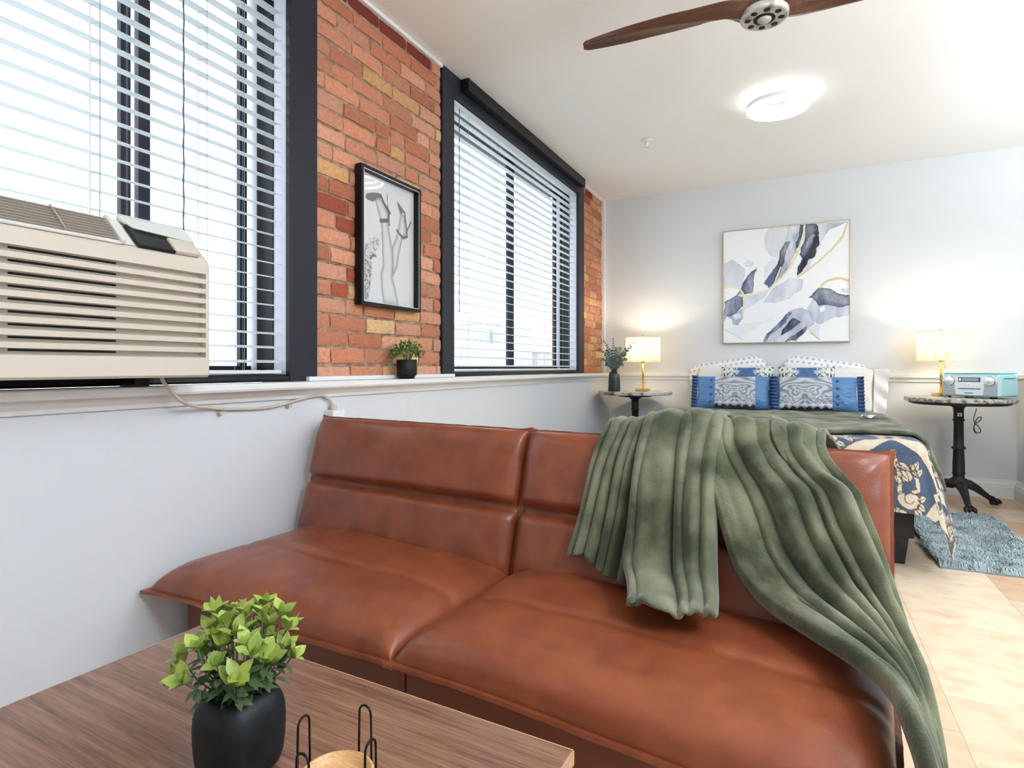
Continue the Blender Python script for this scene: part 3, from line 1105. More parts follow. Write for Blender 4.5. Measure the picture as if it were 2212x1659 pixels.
# ------------------------------------------------------------------ foliage helpers
def leaf_mb(mb, base, direc, ln, wd, up, curl=0.15, nseg=4, point=0.8):
    d = Vector(direc).normalized()
    s = d.cross(Vector(up))
    if s.length < 1e-3:
        s = d.cross(Vector((1, 0, 0)))
    s.normalize()
    n = s.cross(d)
    B = Vector(base)
    o = len(mb.v)
    for k in range(nseg + 1):
        u = k / nseg
        w = wd * math.sin(PI * min(1, u ** point * 0.97 + 0.03)) if 0 < k < nseg else (0.12 * wd if k == 0 else 0.02 * wd)
        c = B + d * ln * u - n * curl * ln * u * u
        mb.v.append(tuple(c + s * w + n * w * 0.25))
        mb.v.append(tuple(c))
        mb.v.append(tuple(c - s * w + n * w * 0.25))
    for k in range(nseg):
        a = o + 3 * k
        mb.f += [(a, a + 1, a + 4, a + 3), (a + 1, a + 2, a + 5, a + 4)]


# small plant on the ledge
def ledge_plant():
    c = (0.076, 2.262, 0.9305)
    t = thing('potted_plant', 'small bushy green plant in a black cylindrical pot on the window ledge', 'plant', c)
    obj('pot', MB().lathe([(0.036, 0.0), (0.038, 0.012), (0.046, 0.016), (0.048, 0.022), (0.048, 0.088), (0.046, 0.090), (0.043, 0.088), (0.042, 0.075)], c, 36), M['matte_black'], t, smooth=True)
    obj('soil', MB().lathe([(0.0, 0.074), (0.043, 0.074)], c, 24), M['soil'], t)
    R = random.Random(4)
    mb = MB()
    for k in range(520):
        th = R.uniform(0, 2 * PI)
        ph = math.acos(R.uniform(-0.30, 1))
        r = 0.052 + R.uniform(-0.018, 0.022)
        d = Vector((math.sin(ph) * math.cos(th), math.sin(ph) * math.sin(th), math.cos(ph)))
        p = Vector(c) + Vector((0, 0, 0.115)) + Vector((d.x * r * 1.05, d.y * r * 1.25, d.z * r * 0.85))
        if p.x < 0.016:
            p.x = 0.016 + R.uniform(0, 0.004)
        dd = (d + Vector((R.uniform(-.6, .6), R.uniform(-.6, .6), R.uniform(-.2, .7)))).normalized()
        if p.x + dd.x * 0.014 < 0.014:
            dd.x = abs(dd.x)
        leaf_mb(mb, p, dd, R.uniform(0.010, 0.017), R.uniform(0.003, 0.0048), (R.uniform(-1, 1), R.uniform(-1, 1), 1), 0.2, 3)
    st = MB()
    for k in range(26):
        th = R.uniform(0, 2 * PI)
        r = R.uniform(0.01, 0.045)
        st.tube([(c[0] + 0.3 * r * math.cos(th), c[1] + 0.3 * r * math.sin(th), c[2] + 0.07),
                 (max(c[0] + r * math.cos(th), .02), c[1] + r * math.sin(th), c[2] + 0.13)], 0.001, 4)
    obj('stem', st, M['leaf_dark'], t)
    obj('foliage', mb, M['leaf_small'], t, smooth=True, fix=False)


ledge_plant()

# ------------------------------------------------------------------ sofa
SO = Vector((0.10, 1.585, 0))
SA = rad(-5.4)
sofa = thing('sofa', 'brown leather armless folding sofa with a reclined two part back', 'sofa', SO, SA)


def S2(p):
    c, s = math.cos(SA), math.sin(SA)
    return Vector((SO.x + p[0] * c - p[1] * s, SO.y + p[0] * s + p[1] * c, p[2]))


def cushion(w, d, top, bot, F, nx=60, ny=44, seams=(), seed=0, sharp=7.0, lift=None):
    mb = MB()

    def e(q):
        q = abs(2 * q - 1)
        return max(0.0, 1 - q ** sharp) ** (1 / 2.9)

    def pt(i, j, side):
        # denser samples near the borders
        a, b = i / nx, j / ny
        u = 0.5 - 0.5 * math.cos(PI * a) * (0.75 + 0.25 * abs(math.cos(PI * a)))
        v = 0.5 - 0.5 * math.cos(PI * b) * (0.75 + 0.25 * abs(math.cos(PI * b)))
        k = e(u) * e(v)
        h = (top if side > 0 else -bot) * k
        if side > 0:
            h *= 0.93 + 0.07 * math.sin(PI * u) * math.sin(PI * v)
            for sv, sd, sg in seams:
                g = math.exp(-((v - sv) * d / sg) ** 2)
                h *= 1 - sd * g
                pull = math.exp(-abs(v - sv) * d / 0.05)
                h += 0.0022 * pull * k * nz(u * w * 26, v * d * 6, seed)
            edge = min(u * w, (1 - u) * w, v * d, (1 - v) * d)
            ce = math.exp(-edge / 0.06)
            h += k * 0.006 * ce * nz(u * w * 18 + seed, v * d * 18, seed)
            h += k * 0.006 * nz(u * w * 5, v * d * 5, seed + 2) + k * 0.002 * nz(u * w * 16, v * d * 12, seed + 4)
            # diagonal creases running into the corners
            cu, cv = min(u, 1 - u) * w, min(v, 1 - v) * d
            cr = math.exp(-(cu + cv) / 0.11)
            h -= k * 0.010 * cr * (0.5 + 0.5 * math.sin(math.atan2(cv, cu + 1e-4) * 11 + seed))
        return F(u * w, v * d, h)
    idx = {}
    for side in (1, -1):
        for j in range(ny + 1):
            for i in range(nx + 1):
                rim = i in (0, nx) or j in (0, ny)
                if side < 0 and rim:
                    idx[(i, j, -1)] = idx[(i, j, 1)]
                    continue
                idx[(i, j, side)] = len(mb.v)
                mb.v.append(tuple(pt(i, j, side)))
    for side in (1, -1):
        for j in range(ny):
            for i in range(nx):
                q = [idx[(i, j, side)], idx[(i + 1, j, side)], idx[(i + 1, j + 1, side)], idx[(i, j + 1, side)]]
                mb.f.append(tuple(q if side > 0 else q[::-1]))
    return mb


def flange(w, d, F, out=0.013, th=0.0035, seed=0, ear=0.010):
    mb = MB()
    P = []
    n = 40
    for k in range(n):
        P.append((w * k / n, 0, 0, -1))
    for k in range(24):
        P.append((w, d * k / 24, 1, 0))
    for k in range(n):
        P.append((w - w * k / n, d, 0, 1))
    for k in range(24):
        P.append((0, d - d * k / 24, -1, 0))
    m = len(P)
    o = 0
    for i, (x, y, nx_, ny_) in enumerate(P):
        corner = (min(x, w - x) < 1e-6 and min(y, d - y) < 1e-6)
        if corner:
            nx_, ny_ = (-1 if x < 1e-6 else 1), (-1 if y < 1e-6 else 1)
        wob = 0.0035 * nz(x * 14, y * 14, seed)
        e_ = out + (ear if corner else 0) + 0.002 * nz(x * 30, y * 30, seed + 1)
        a = (x - nx_ * 0.006, y - ny_ * 0.006)
        b = (x + nx_ * e_, y + ny_ * e_)
        mb.v += [tuple(F(a[0], a[1], -th)), tuple(F(b[0], b[1], wob - th)), tuple(F(b[0], b[1], wob + th)), tuple(F(a[0], a[1], th))]
    for i in range(m):
        j = (i + 1) % m
        for k in range(4):
            l = (k + 1) % 4
            mb.f.append((i * 4 + k, j * 4 + k, j * 4 + l, i * 4 + l))
    return mb


BU = Vector((0, 0.2601, 0.9656))      # up the back
BN = Vector((0, -0.9656, 0.2601))     # out of the back, to the room
HB = 0.438
for k, x0 in enumerate((0.0, 0.918)):
    w = 0.905

    def FB(u, v, n, x0=x0):
        return Vector((x0 + u, 0, 0.368)) + BU * v + BN * n

    bc = obj('back_cushion', cushion(w, HB, 0.062, 0.085, FB, 56, 44, seams=((0.475, 0.85, 0.015),), seed=3 + k * 5, sharp=9.0), M['leather'], sofa, smooth=True, local=True)
    obj('piping', flange(w, HB, FB, 0.006, 0.0035, k, ear=0.005), M['leather'], bc, smooth=False, local=True)

    w2 = 0.862 if k == 0 else w
    x2 = 0.046 if k == 0 else x0

    def FS(u, v, n, x0=x2):
        # v runs from the front edge to the back; the cushion sags towards the joint
        yf = -0.553 + 0.062 * min(1.0, max(0.0, (x0 + u) / 0.85))
        return Vector((x0 + u, yf + v / 0.6 * (0.045 - yf), 0.350 + n + 0.012 * (v / 0.6) + 0.004 * math.sin(u * 7)))
    sc = obj('seat_cushion', cushion(w2, 0.600, 0.086, 0.030, FS, 64, 54, seams=((0.44, 0.10, 0.009),), seed=11 + k * 4, sharp=6.5), M['leather'], sofa, smooth=True, local=True)
    obj('piping', flange(w2, 0.600, FS, 0.010, 0.0045, 7 + k, ear=0.008), M['leather'], sc, smooth=False, local=True)
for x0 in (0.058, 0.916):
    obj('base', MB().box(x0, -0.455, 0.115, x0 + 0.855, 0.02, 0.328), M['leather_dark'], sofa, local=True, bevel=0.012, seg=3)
for x in (0.12, 1.70):
    for y in (-0.40, -0.03):
        obj('leg', MB().lathe([(0.018, 0.0), (0.026, 0.118)], (x, y, 0), 16), M['iron'], sofa, local=True, smooth=True)
for x in (0.05, 1.72):
    obj('back_hinge', MB().box(x, 0.03, 0.20, x + 0.04, 0.14, 0.40), M['iron'], sofa, local=True)


# ------------------------------------------------------------------ plush throw over the sofa
def catmull(rows, t):
    n = len(rows) - 1
    x = t * n
    i = min(int(x), n - 1)
    u = x - i
    p0, p1, p2, p3 = (Vector(rows[max(i - 1, 0)]), Vector(rows[i]), Vector(rows[i + 1]), Vector(rows[min(i + 2, n)]))
    return 0.5 * ((2 * p1) + (p2 - p0) * u + (2 * p0 - 5 * p1 + 4 * p2 - p3) * u * u + (3 * p1 - p0 - 3 * p2 + p3) * u ** 3)


def sheet(mb, L, R, nu, nv, fold, nrm, hem=None):
    """ruled cloth between two edge curves; fold(s,t) -> (lift, sideways)"""
    def f(s, t):
        tt = t if hem is None else t * hem(s)
        a, b = catmull(L, tt), catmull(R, tt)
        p = a.lerp(b, s)
        n = Vector(nrm(s, tt)).normalized()
        h, sd = fold(s, tt)
        h += 0.014
        p = p + n * h + (b - a).normalized() * sd
        if p.y > 0.15:
            p.y += 0.02
        p.z -= 0.034 * min(1.0, max(0.0, (p.z - 0.72) / 0.10))
        return S2(p)
    mb.grid(nu, nv, f)


def throw():
    mb = MB()
    # ---- pleated panel on the back (left)
    L = [(1.175, 0.27, 0.62), (1.172, 0.235, 0.74), (1.171, 0.19, 0.825), (1.171, 0.115, 0.842), (1.163, 0.066, 0.80), (1.150, 0.030, 0.68), (1.136, 0.002, 0.58), (1.119, -0.028, 0.490)]
    R = [(1.40, 0.27, 0.62), (1.40, 0.235, 0.74), (1.39, 0.19, 0.830), (1.38, 0.115, 0.848), (1.375, 0.060, 0.80), (1.37, 0.015, 0.68), (1.37, -0.015, 0.56), (1.37, -0.050, 0.440)]

    def valley(s, t, vs, w, seed):
        # plush folds: broad soft ridges parted by narrow creases
        h = 1.0
        for i, (v0, v1, dpt) in enumerate(vs):
            v = v0 + (v1 - v0) * t + 0.022 * nz(t * 3.1, i * 3.7, seed)
            ww = w * (0.75 + 0.5 * ((i * 37) % 10) / 10)
            h = min(h, 1 - dpt * math.exp(-abs((s - v) / ww) ** 1.5))
        return h

    def fA(s, t):
        k = min(1, max(0, (t - 0.28) / 0.30))
        r = valley(s, t, ((0.09, 0.06, 1), (0.22, 0.17, .8), (0.33, 0.31, 1), (0.47, 0.42, .7), (0.56, 0.56, 1), (0.72, 0.70, .9), (0.86, 0.86, .8)), 0.045, 1)
        e = min(1, s / 0.05, (1 - s) / 0.05) ** 0.5
        return (0.006 + (0.010 + 0.024 * k) * r * e + 0.006 * nz(s * 6, t * 5, 4), 0)
    def nA(s, t):
        return (0, -0.96, 0.27) if t > 0.5 else ((0, -0.3, 1) if t > 0.33 else (0, 0.9, 0.3))
    sheet(mb, L, R, 90, 70, fA, nA, hem=lambda s: 1.0 - 0.03 * math.sin(s * 9) + 0.02 * nz(s * 8, 0))
    # ---- broad panel reaching the seat (middle)
    L = [(1.27, 0.275, 0.62), (1.27, 0.24, 0.74), (1.275, 0.19, 0.835), (1.28, 0.115, 0.855), (1.283, 0.055, 0.80), (1.285, 0.012, 0.69), (1.285, -0.022, 0.58), (1.29, -0.062, 0.50), (1.325, -0.145, 0.462), (1.362, -0.262, 0.452)]
    R = [(1.50, 0.275, 0.62), (1.50, 0.24, 0.74), (1.49, 0.19, 0.840), (1.475, 0.115, 0.862), (1.475, 0.055, 0.81), (1.48, 0.010, 0.70), (1.488, -0.025, 0.59), (1.497, -0.065, 0.51), (1.512, -0.135, 0.466), (1.525, -0.228, 0.452)]

    def fB(s, t):
        k = min(1, max(0, (t - 0.25) / 0.3))
        r = valley(s, t, ((0.14, 0.10, .5), (0.42, 0.60, 1), (0.62, 0.72, .6), (0.85, 0.88, .6)), 0.055, 8)
        e = min(1, s / 0.06, (1 - s) / 0.06) ** 0.5
        r *= e
        low = max(0, (t - 0.86) / 0.14)
        return (0.020 + (0.008 + 0.026 * k) * r * (1 - 0.5 * low) + 0.007 * nz(s * 5, t * 8, 14) + 0.007 * math.sin(low * 9) * low
                + 0.012 * math.exp(-((s - 0.75) / 0.15) ** 2 - ((t - 0.62) / 0.07) ** 2), 0)

    def nB(s, t):
        if t < 0.28:
            return (0, 0.9, 0.3)
        if t < 0.42:
            return (0, -0.4, 1)
        k = min(1, max(0, (t - 0.72) / 0.25))
        return (0, -0.95 + 0.6 * k, 0.28 + 0.7 * k)
    sheet(mb, L, R, 80, 90, fB, nB, hem=lambda s: 1.0 - 0.015 * math.sin(s * 7 + 1))
    # ---- long sweep falling over the seat end (right)
    L = [(1.37, 0.28, 0.62), (1.37, 0.24, 0.75), (1.375, 0.18, 0.85), (1.383, 0.105, 0.872), (1.410, 0.066, 0.81), (1.440, 0.035, 0.735), (1.487, 0.008, 0.637), (1.534, -0.030, 0.527), (1.592, -0.075, 0.468),
         (1.690, -0.172, 0.452), (1.760, -0.264, 0.452), (1.806, -0.335, 0.449), (1.826, -0.416, 0.440), (1.842, -0.490, 0.405), (1.855, -0.555, 0.30), (1.857, -0.575, 0.18)]
    R = [(1.74, 0.28, 0.60), (1.73, 0.24, 0.73), (1.655, 0.18, 0.815), (1.645, 0.115, 0.845), (1.668, 0.070, 0.815), (1.700, 0.050, 0.762), (1.743, 0.030, 0.717), (1.775, 0.008, 0.640), (1.803, -0.010, 0.560),
         (1.816, -0.045, 0.500), (1.826, -0.10, 0.440), (1.836, -0.17, 0.392), (1.842, -0.26, 0.340), (1.845, -0.34, 0.280), (1.846, -0.42, 0.19), (1.845, -0.47, 0.11)]

    def fC(s, t):
        k = min(1, max(0, (t - 0.18) / 0.2))
        r = valley(s, t, ((0.34, 0.22, .35), (0.40, 0.46, 1), (0.62, 0.60, .45), (0.80, 0.70, 1), (0.88, 0.84, .8)), 0.050, 21)
        if t > 0.55:
            r = min(r, valley(s, t, ((0.10, 0.34, .8), (0.30, 0.55, .6)), 0.06, 31) + (0.62 - t) * 4 * (t < 0.62))
        e = min(1, s / 0.05, (1 - s) / 0.04) ** 0.5
        return ((0.012 + (0.010 + 0.030 * k) * r + 0.008 * nz(s * 4, t * 9, 17) + 0.003 * nz(s * 14, t * 30, 18)) * (0.35 + 0.65 * e), 0)

    def nC(s, t):
        if t < 0.14:
            return (0, 0.9, 0.3)
        if t < 0.24:
            return (0, -0.3, 1)
        k = min(1, max(0, (t - 0.45) / 0.25))
        q = min(1, max(0, (t - 0.6) / 0.3)) * s
        return (0.2 * k + 1.1 * q, -0.9 + 0.55 * k, 0.35 + 0.55 * k)
    sheet(mb, L, R, 110, 150, fC, nC)
    # ---- narrow under-layer showing at the right of the top
    L = [(1.58, 0.27, 0.62), (1.58, 0.22, 0.78), (1.58, 0.13, 0.862), (1.600, 0.070, 0.83), (1.66, 0.042, 0.72), (1.72, 0.015, 0.62), (1.775, -0.015, 0.52), (1.83, -0.06, 0.44)]
    R = [(1.75, 0.27, 0.60), (1.74, 0.22, 0.74), (1.700, 0.13, 0.838), (1.712, 0.070, 0.808), (1.762, 0.052, 0.72), (1.797, 0.030, 0.63), (1.828, 0.005, 0.53), (1.852, -0.03, 0.45)]
    sheet(mb, L, R, 40, 60, lambda s, t: (0.008 + 0.012 * abs(math.sin(PI * (s * 2 + t))) ** 0.7, 0), lambda s, t: (0, -0.3, 1) if t < 0.35 else (0, -0.95, 0.3))
    me_ = MB()
    me_.v, me_.f = mb.v, mb.f
    o = obj('throw_blanket', me_, M['green'], None, smooth=True, solid=0.011, fix=False)
    o['label'] = 'sage green plush throw draped over the right half of the sofa'
    o['category'] = 'blanket'


throw()


# ------------------------------------------------------------------ coffee table
def coffee_table():
    A = Vector((0.572, 0.848, 0))
    t = thing('coffee_table', 'low rectangular walnut coffee table in front of the sofa', 'table', A, rad(-2.2))
    obj('tabletop', MB().box(0, -0.60, 0.399, 0.876, 0, 0.4195), M['table_wood'], t, local=True, bevel=0.0015)
    obj('edge_band', MB().box(0.876, -0.60, 0.399, 0.8785, 0, 0.419).box(0, 0, 0.399, 0.876, 0.002, 0.419).box(-0.002, -0.60, 0.399, 0, 0, 0.419), M['edge_wood'], t, local=True)
    obj('apron', MB().box(0.06, -0.54, 0.345, 0.816, -0.06, 0.399), M['table_wood'], t, local=True, bevel=0.003)
    for x, y in ((0.09, -0.09), (0.79, -0.09), (0.09, -0.51), (0.79, -0.51)):
        sx = 0.04 if x > 0.4 else -0.04
        sy = 0.03 if y > -0.3 else -0.03
        obj('leg', MB().tube([(x, y, 0.346), (x + sx, y + sy, 0.0)], [0.018, 0.011], 14), M['table_wood'], t, local=True, smooth=True)


coffee_table()


def table_vase():
    c = (1.040, 0.570, 0.42)
    t = thing('vase', 'squat matte black vase of bright green sprigs on the coffee table', 'vase', c)
    prof = [(0.040, 0.0), (0.047, 0.004), (0.0515, 0.016), (0.0540, 0.045), (0.0545, 0.072), (0.0525, 0.092), (0.044, 0.107), (0.034, 0.113), (0.030, 0.113), (0.030, 0.102), (0.036, 0.092)]
    obj('body', MB().lathe(prof, c, 56, sq=3.0), M['matte_black'], t, smooth=True, sub=1)
    obj('moss', MB().lathe([(0.0, 0.104), (0.031, 0.104)], c, 20), M['leaf_dark'], t)
    R = random.Random(11)
    tips = []
    st = MB()
    C0 = Vector(c) + Vector((0, 0, 0.10))
    for k in range(42):
        th = k * 2.39996 + R.uniform(-.3, .3)
        cz_ = 1 - 1.3 * (k + .5) / 42
        sr_ = math.sqrt(max(0, 1 - cz_ * cz_))
        rad_ = R.uniform(0.046, 0.082)
        rr = rad_ * sr_
        top = C0 + Vector((rr * math.cos(th), rr * math.sin(th), 0.058 + rad_ * cz_ * 0.85))
        b = C0 + Vector((0.018 * math.cos(th), 0.018 * math.sin(th), 0))
        mid = (b + top) / 2 + Vector((rr * .15 * math.cos(th), rr * .15 * math.sin(th), 0.005))
        st.tube([b, mid, top], 0.0011, 5)
        tips.append((top, (top - mid).normalized(), mid))
    obj('stem', st, M['leaf_dark'], t, smooth=True)
    lf, ld = MB(), MB()
    for top, d, mid in tips:
        a0 = R.uniform(0, 2 * PI)
        ax = d
        s = ax.cross(Vector((0.3, 0.2, 1))).normalized()
        n = ax.cross(s)
        for q in range(4):
            a = a0 + q * 2 * PI / 4 + R.uniform(-.3, .3)
            out = (s * math.cos(a) + n * math.sin(a))
            dd = (out * R.uniform(0.5, 1.1) + ax * R.uniform(0.5, 1.2))
            leaf_mb(lf, top + dd * 0.001, dd, R.uniform(0.021, 0.032), R.uniform(0.0076, 0.0105), ax, 0.10, 7, 1.0)
        for q in range(2):
            dd = ax + s * R.uniform(-.4, .4) + n * R.uniform(-.4, .4)
            leaf_mb(lf, top, dd, R.uniform(0.018, 0.028), R.uniform(0.004, 0.006), s, 0.05, 5, 0.9)
        for q in range(5):
            a = R.uniform(0, 2 * PI)
            p = mid.lerp(top, R.uniform(-0.7, 0.6))
            dd = (s * math.cos(a) + n * math.sin(a)) + ax * 0.3
            leaf_mb(ld, p, dd, R.uniform(0.014, 0.026), R.uniform(0.004, 0.007), ax, 0.2, 4)
    for k in range(46):
        th = R.uniform(0, 2 * PI)
        p = Vector(c) + Vector((0.024 * math.cos(th), 0.024 * math.sin(th), 0.112 + R.uniform(0, .01)))
        leaf_mb(ld, p, (math.cos(th), math.sin(th), R.uniform(0.0, 0.9)), R.uniform(0.014, 0.024), R.uniform(0.004, 0.006), (0, 0, 1), 0.25, 4)
    obj('foliage', lf, M['leaf'], t, smooth=True, fix=False)
    obj('lower_foliage', ld, M['leaf_dark'], t, smooth=True, fix=False)


table_vase()


def coaster_rack():
    cx, cy, z = 1.210, 0.578, 0.42
    t = thing('coaster_holder', 'black wire holder with four upright hairpin loops on the coffee table', 'holder', (cx, cy, z), rad(45))
    a = 0.040
    for k in range(4):
        an = k * PI / 2 + PI / 4
        px, py = 0.0565 * math.cos(an), 0.0565 * math.sin(an)
        tx, ty = -math.sin(an), math.cos(an)
        h = 0.098
        r = 0.010
        path = [(px + tx * r * 1.15, py + ty * r * 1.15, 0.003)]
        for q in range(9):
            b = PI * q / 8
            path.append((px + tx * r * math.cos(b), py + ty * r * math.cos(b), h - r * 1.1 + r * 1.1 * math.sin(b)))
        path.append((px - tx * r * 1.15, py - ty * r * 1.15, 0.003))
        obj('hairpin', MB().tube(path, 0.0016, 8), M['wire'], t, smooth=True, local=True).location = (0, 0, 0.0)
    obj('base_ring', MB().tube([(0.0565 * math.cos(2 * PI * k / 40), 0.0565 * math.sin(2 * PI * k / 40), 0.0022) for k in range(40)], 0.0018, 6, closed=True), M['wire'], t, smooth=True, local=True)
    c = thing('wooden_dish', 'round pale wooden dish standing inside the black wire holder', 'dish', (cx, cy, z))
    obj('bowl', MB().lathe([(0.0, 0.0045), (0.040, 0.0045), (0.044, 0.007), (0.0475, 0.020), (0.0485, 0.036), (0.0475, 0.0385), (0.0450, 0.0385), (0.0435, 0.036), (0.041, 0.030), (0.034, 0.0265), (0.0, 0.0250)], (cx, cy, z), 56),
        M['acacia'], c, smooth=True)


coaster_rack()

# ------------------------------------------------------------------ bed
XM, BWD, YH, YF, ZT = 1.515, 0.735, 5.42, 3.44, 0.622
t = thing('bed', 'queen bed on a black wooden frame behind the sofa', 'bed', (XM, 4.4, 0))
mb = MB()
mb.box(XM - BWD, YF + 0.03, 0.135, XM + BWD, YF + 0.06, 0.36).box(XM - BWD, YH - 0.03, 0.135, XM + BWD, YH, 0.36)
mb.box(XM - BWD, YF + 0.06, 0.135, XM - BWD + 0.03, YH - 0.03, 0.36).box(XM + BWD - 0.03, YF + 0.06, 0.135, XM + BWD, YH - 0.03, 0.36)
mb.box(XM - BWD + .03, YF + 0.06, 0.32, XM + BWD - .03, YH - .03, 0.345)
obj('frame', mb, M['dark_wood'], t, bevel=0.004)
for sx in (-1, 1):
    for yy in (YF + 0.075, YH - 0.12):
        cx = XM + sx * (BWD - 0.065)
        a, b = 0.045, 0.028
        v = [(cx - b, yy - b, 0), (cx + b, yy - b, 0), (cx + b, yy + b, 0), (cx - b, yy + b, 0), (cx - a, yy - a, .23), (cx + a, yy - a, .15), (cx + a, yy + a, .15), (cx - a, yy + a, .15)]
        obj('leg', MB().hexa(v), M['dark_wood'], t, bevel=0.003)
obj('mattress', MB().box(XM - BWD + .01, YF + .03, 0.362, XM + BWD - .01, YH - .01, ZT - 0.035), M['white_cloth'], t, bevel=0.04, seg=4)


def drape(X, Y, off, L=None, wav=1.0, r=0.06, flare=0.26):
    L = YH - YF if L is None else L
    sx = 1 if X > 0 else -1
    dx, dy = max(0.0, abs(X) - BWD), max(0.0, Y - L)
    dist = math.hypot(dx, dy)
    bx, by = max(-BWD, min(BWD, X)), min(Y, L)
    puff = 0.010 * nz(X * 4, Y * 4, 2) + 0.004 * nz(X * 12, Y * 12, 5)
    if dist < 1e-6:
        return Vector((XM + bx, YH - by, ZT + off + puff))
    ox, oy = sx * dx / dist, dy / dist
    R = r + off
    arc = R * PI / 2
    if dist < arc:
        a = dist / R
        out, dz = R * math.sin(a), R * (1 - math.cos(a))
    else:
        k = dist - arc
        out, dz = R + k * flare, R + k * math.sqrt(1 - flare * flare)
    al = (by if dx > dy else bx)
    corner = min(dx, dy) / (dist + 1e-6)
    out += wav * min(1, dist / 0.25) * (0.022 * math.sin(al * 17 + 1.0 + sx) * (1 - corner) + 0.03 * corner * math.sin(8 * math.atan2(dy, dx)) + 0.012 * nz(al * 5, dist * 4, 7))
    return Vector((XM + bx + ox * out, YH - by - oy * out, ZT + off + puff * (1 - min(1, dist * 8)) - dz))


NAVY, CREAM, OUTL = np.array(sr((64, 82, 106))), np.array(sr((205, 192, 170))), np.array(sr((84, 64, 52)))


def medallion(x, y, s):
    """mirror-symmetric scroll ornament around (0,0), size s; returns fill mask, outline mask"""
    x, y = np.abs(x) / s, y / s
    fill = np.zeros(x.shape, bool)
    line = np.zeros(x.shape, bool)
    for sp, w in ((spiral(.34, .30, .22, -2.6, 1.25, -1), .062), (spiral(.24, -.26, .17, 2.4, 1.15, 1), .056), (spiral(.14, .66, .12, -2.4, 1.0, -1), .050),
                  ([(.02, -.78), (.10, -.45), (.13, -.15), (.12, .12)], .045), ([(.40, -.55), (.50, -.20), (.52, .05), (.40, .10)], .040)):
        d = dline(x, y, sp)
        fill |= d < w
        line |= (d >= w) & (d < w + .022)
    for cx, cy, ln, wd, an in ((.0, .55, .42, .10, PI / 2), (.06, -.62, .34, .085, .55), (.08, -.50, .42, .09, 1.0), (.48, .42, .34, .085, .35), (.50, .30, .36, .08, -.25),
                               (.44, .52, .30, .08, 1.0), (.44, -.30, .32, .075, -.6), (.42, -.42, .30, .075, -1.1), (.22, .80, .24, .06, .6), (.0, -.98, .30, .08, PI / 2)):
        p = leafpoly(cx, cy, ln, wd, an)
        m = inpoly(x, y, p)
        d = dline(x, y, p + [p[0]])
        fill |= m
        line |= (~m & (d < .022))
        mid = [(cx, cy), (cx + ln * .8 * math.cos(an), cy + ln * .8 * math.sin(an))]
        line |= dline(x, y, mid) < .012
    return fill, line & ~(fill & ~line)


def bed_pattern(X, Y):
    cw, ch = 0.56, 0.70
    fx = (((X - 0.075) / cw + 0.5) % 1) - 0.5
    fy = ((Y / ch + 0.314) % 1) - 0.5
    C = np.tile(NAVY, X.shape + (1,)).astype(float)
    b = 0.25 * (1 + np.cos(2 * PI * fy)) * 1.0
    dd = np.abs(np.abs(fx) - b) / np.sqrt(1 + (0.5 * PI * np.sin(2 * PI * fy) * cw / ch) ** 2) * cw
    for ox, oy in ((0, 0), (.5, .5)):
        gx = ((fx - ox + 0.5) % 1) - 0.5
        gy = ((fy - oy + 0.5) % 1) - 0.5
        f, l = medallion(gx * cw, gy * ch, 0.185)
        C[f] = CREAM
        C[l] = OUTL
    band = dd < 0.034
    C[(dd < 0.040)] = OUTL
    C[band] = CREAM
    inner = dd < 0.004
    # small diamond where the bands cross
    for ox, oy in ((0, .5), (.5, 0)):
        gx = (((fx - ox + 0.5) % 1) - 0.5) * cw
        gy = (((fy - oy + 0.5) % 1) - 0.5) * ch
        q = np.abs(gx) + np.abs(gy) * 0.9
        C[q < 0.064] = OUTL
        C[q < 0.058] = CREAM
        C[(np.abs(gx) < 0.006 + 0.02 * np.abs(np.sin(gy * 90))) & (q < 0.045)] = NAVY
    n = vnoise(X * 60, Y * 60, 2)
    return C * (0.88 + 0.24 * n[..., None])


nu, nv = 560, 300
X0, X1, Y0_, Y1_ = -BWD - 0.44, BWD + 0.49, 1.20, (YH - YF) + 0.37
mb = MB().grid(nu, nv, lambda u, v: drape(X0 + (X1 - X0) * u, Y0_ + (Y1_ - Y0_) * v, 0.0))
U, V = np.meshgrid(np.linspace(X0, X1, nu), np.linspace(Y0_, Y1_, nv))
q = obj('comforter', mb, M['attr_cloth'], None, smooth=True, fix=False)
q['label'] = 'navy comforter with cream scroll pattern hanging over the foot of the bed'
q['category'] = 'comforter'
colour(q, bed_pattern(U, V).reshape(-1, 3))


q = obj('bed_sheet', MB().grid(90, 60, lambda u, v: drape((-BWD - 0.25) + (2 * BWD + 0.5) * u, 0.02 + 1.17 * v, -0.004, flare=0.1)), M['white_cloth'], None, smooth=True, fix=False)
q['label'] = 'white sheet on the head end of the bed under the pillows'
q['category'] = 'sheet'


